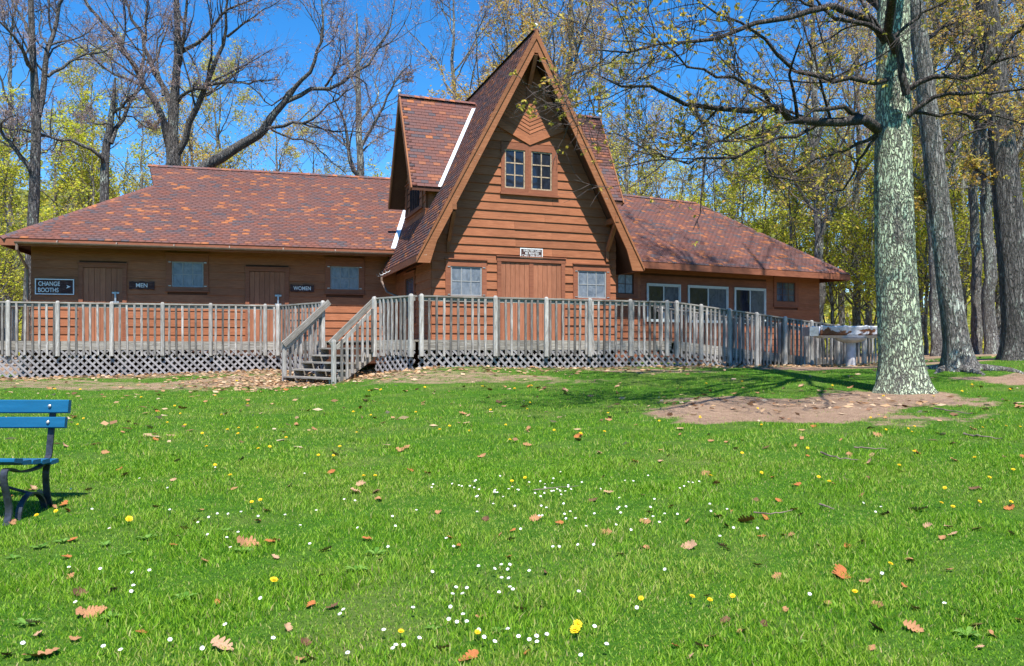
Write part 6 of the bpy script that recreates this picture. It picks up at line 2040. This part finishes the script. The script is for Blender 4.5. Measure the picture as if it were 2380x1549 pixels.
def flower(kind, u, v, r_px, label, group, hgt=0.05):
    """the head is seen at (u,v); its stem stands below it in the grass"""
    p = on_ground(u, v + hgt / 4.5 * F * 0.25)[0]
    r_ = r_px / F * p[1]
    mesh = rf_.choice(DAISY if kind == 'daisy' else DANDY)
    o = bpy.data.objects.new(kind, mesh)
    o.location = (p[0], p[1], p[2] + hgt * rf_.uniform(0.8, 1.2))
    o.rotation_euler = (rf_.uniform(0.15, 0.75), rf_.uniform(-0.25, 0.25), rf_.uniform(-0.5, 0.5))
    o.scale = (r_, r_, r_)
    link(o)
    tag(o, label, kind, group)
    if kind == 'daisy':
        link(bpy.data.objects.new('flower_eye', DEYE), o)
    s_ = bpy.data.objects.new('stem', STEM)
    s_.scale = (1, 1, hgt / r_)
    s_.location = (0, 0, -0.02)
    link(s_, o)
    return o
flower('dandelion', 1337, 1483, 13.5, 'larger front head of the pair of yellow dandelions at the bottom', None)
flower('dandelion', 1343, 1471, 12, 'rear head of the pair of yellow dandelions at the bottom', None)
flower('dandelion', 637, 1366, 10, 'single yellow dandelion in the lower left grass', None)
flower('dandelion', 300, 1217, 9, 'yellow dandelion right of the bench legs', None)
DGL, DGG = 'small yellow dandelion dotted over the lawn', 'yellow dandelions in the lawn'
for u, v in ((932, 1486), (1110, 1487), (1609, 1403), (1650, 1409), (1703, 1404), (1490, 1408), (85, 1210), (130, 1197), (1903, 1117), (1927, 1126), (2196, 1142), (2277, 1179), (2188, 1177), (1877, 1050), (2125, 1058), (2265, 1070), (2355, 1103), (1185, 1026), (1140, 956), (1045, 993), (1022, 1003), (553, 1013),
             (600, 1047), (665, 1022), (627, 1045), (535, 1113), (500, 1088), (605, 1173), (1652, 1117), (1770, 1105), (1725, 1062), (1987, 1398), (2090, 1090), (740, 1067), (775, 1068), (845, 1112), (872, 1115), (790, 1043), (1220, 1119), (1190, 1130), (1405, 1008), (1350, 1013), (470, 1012), (430, 993), (480, 1045), (585, 1180), (2070, 1330), (2300, 1120), (2350, 1180), (2215, 1190)):
    flower('dandelion', u, v, 3.4 + 5.0 * (v - 950) / 600, DGL, DGG)
for i in range(60):
    flower('dandelion', rf_.uniform(0, 2380), rf_.uniform(885, 1010), rf_.uniform(2.6, 3.6), DGL, DGG, 0.04)
DYL, DYG = 'small white daisy with yellow eye in the lawn', 'white daisies in the lawn'
dais = [(160, 1336), (233, 1343), (307, 1345), (347, 1340), (310, 1376), (305, 1392), (523, 1477), (635, 1503), (605, 1410), (798, 1433), (790, 1450), (892, 1485), (808, 1540), (960, 1434), (975, 1506), (920, 1518), (913, 1527), (938, 1519), (1047, 1433), (1043, 1456), (1076, 1450), (1062, 1462), (1085, 1465),
        (1113, 1482), (1125, 1504), (1150, 1512), (1180, 1480), (1205, 1500), (1230, 1505), (1247, 1500), (1271, 1497), (1248, 1515), (1382, 1473), (1410, 1523), (1350, 1544), (1112, 1332), (1150, 1340), (1165, 1332), (1185, 1328), (1180, 1337), (1182, 1358), (1166, 1356), (1230, 1340), (1185, 1385), (1192, 1390), (1160, 1397),
        (1060, 1388), (1052, 1396), (1075, 1400), (1085, 1388), (1005, 1350), (1285, 1282), (1300, 1284), (1343, 1283), (1380, 1282), (1210, 1240), (912, 1210), (800, 1170), (825, 1178), (735, 1195), (720, 1278), (485, 1215), (460, 1225), (505, 1205), (530, 1207), (560, 1200), (600, 1215), (175, 1415), (53, 1524), (240, 1522), (395, 1505),
        (470, 1530), (280, 1540), (2050, 1350), (1882, 1398), (2195, 1420), (1545, 1338), (1480, 1430), (1345, 1395), (2035, 1200), (1690, 1195), (1432, 1230), (1435, 1193), (1455, 1188), (1512, 1190), (1270, 1190), (1312, 1205), (1600, 1130), (1610, 1132), (1625, 1130), (1580, 1142), (1590, 1142)]
for i in range(46):
    dais.append((rf_.gauss(1230, 95), rf_.gauss(1142, 13)))
for i in range(22):
    dais.append((rf_.gauss(1330, 150), rf_.gauss(1190, 25)))
for i in range(30):
    dais.append((rf_.uniform(150, 2200), rf_.uniform(1090, 1300)))
for u, v in dais:
    flower('daisy', u, v, 2.3 + 3.8 * (v - 1100) / 450, DYL, DYG, 0.05)

# ------------------------------------------------------------------ sticks on the lawn
def stick(name_pts, r0, label):
    P = np.array([on_ground(u, v)[0] for u, v in name_pts])
    P[:, 2] += 0.035
    P = resample(P, 10, np.random.default_rng(int(name_pts[0][0])), 0.10)
    g = Geo().tube(P, np.linspace(r0, r0 * 0.4, 10), 6)
    base = P.mean(0)
    g.V = [g.V[0] - base]
    o = bpy.data.objects.new('fallen_stick', g.mesh('fallen_stick', 'twig_dead'))
    o.location = base
    link(o)
    return tag(o, label, 'stick')
stick([(1752, 1203), (1800, 1206), (1842, 1197)], 0.006, 'thin straight stick beside a long orange leaf')
stick([(1905, 1183), (1925, 1190), (1938, 1195)], 0.008, 'short thick stick in the right middle lawn')
stick([(1908, 1060), (1945, 1072), (1995, 1078)], 0.010, 'crooked twig lying right of centre under the bare soil')
stick([(1985, 1048), (2030, 1050), (2060, 1052)], 0.010, 'straight reddish stick lying near the right dandelions')
stick([(2240, 1015), (2290, 1024), (2330, 1026)], 0.012, 'long dark twig near the right edge of the lawn')
stick([(2170, 955), (2210, 960), (2260, 968)], 0.012, 'dark twig on the soil right of the oak')
stick([(1240, 1150), (1290, 1144), (1345, 1140)], 0.005, 'faint thin stick among the daisies')

# ------------------------------------------------------------------ broad-leaved weeds in the grass
def weed_mesh(k):
    r = random.Random(k)
    V, Q = [], []
    for i in range(8):
        a = i * 2 * math.pi / 8 + r.uniform(-0.3, 0.3)
        l_, w_, up_ = r.uniform(0.7, 1.1), r.uniform(0.13, 0.2), r.uniform(0.35, 0.9)
        ca, sa_ = math.cos(a), math.sin(a)
        prof = [(0.05, 0.03, 0.0), (0.4 * l_, w_, 0.32 * up_), (0.75 * l_, w_ * 0.85, 0.48 * up_), (l_, 0.02, 0.42 * up_)]
        b0 = len(V)
        for x, hw, z in prof:
            for y, dz in ((-hw, 0.04), (0, 0), (hw, 0.04)):
                V.append((x * ca - y * sa_, x * sa_ + y * ca, z + dz))
        for j in range(3):
            for q in range(2):
                s0 = b0 + j * 3 + q
                Q.append([s0, s0 + 1, s0 + 4, s0 + 3])
    return Geo().add(V, Q).mesh('broadleaf_weed', 'weed_leaf', True)
WEEDS = [weed_mesh(k) for k in range(4)]
rw_ = random.Random(12)
for u, v in ((30, 1300), (95, 1275), (140, 1262), (250, 1270), (300, 1290), (345, 1255), (520, 1235), (560, 1285), (430, 1395), (255, 1440), (60, 1455), (830, 1330), (870, 1290), (1010, 1465), (1160, 1470), (1850, 1500), (2250, 1480)):
    p = on_ground(u + rw_.uniform(-8, 8), v)[0]
    o = bpy.data.objects.new('broadleaf_weed', rw_.choice(WEEDS))
    s_ = rw_.uniform(0.04, 0.07)
    o.location = (p[0], p[1], p[2] + 0.002)
    o.rotation_euler = (0, 0, rw_.uniform(0, 6.28))
    o.scale = (s_, s_, s_)
    link(o)
    tag(o, 'low rosette of broad green weed leaves in the lawn', 'weed', 'broad-leaved weeds in the lawn')
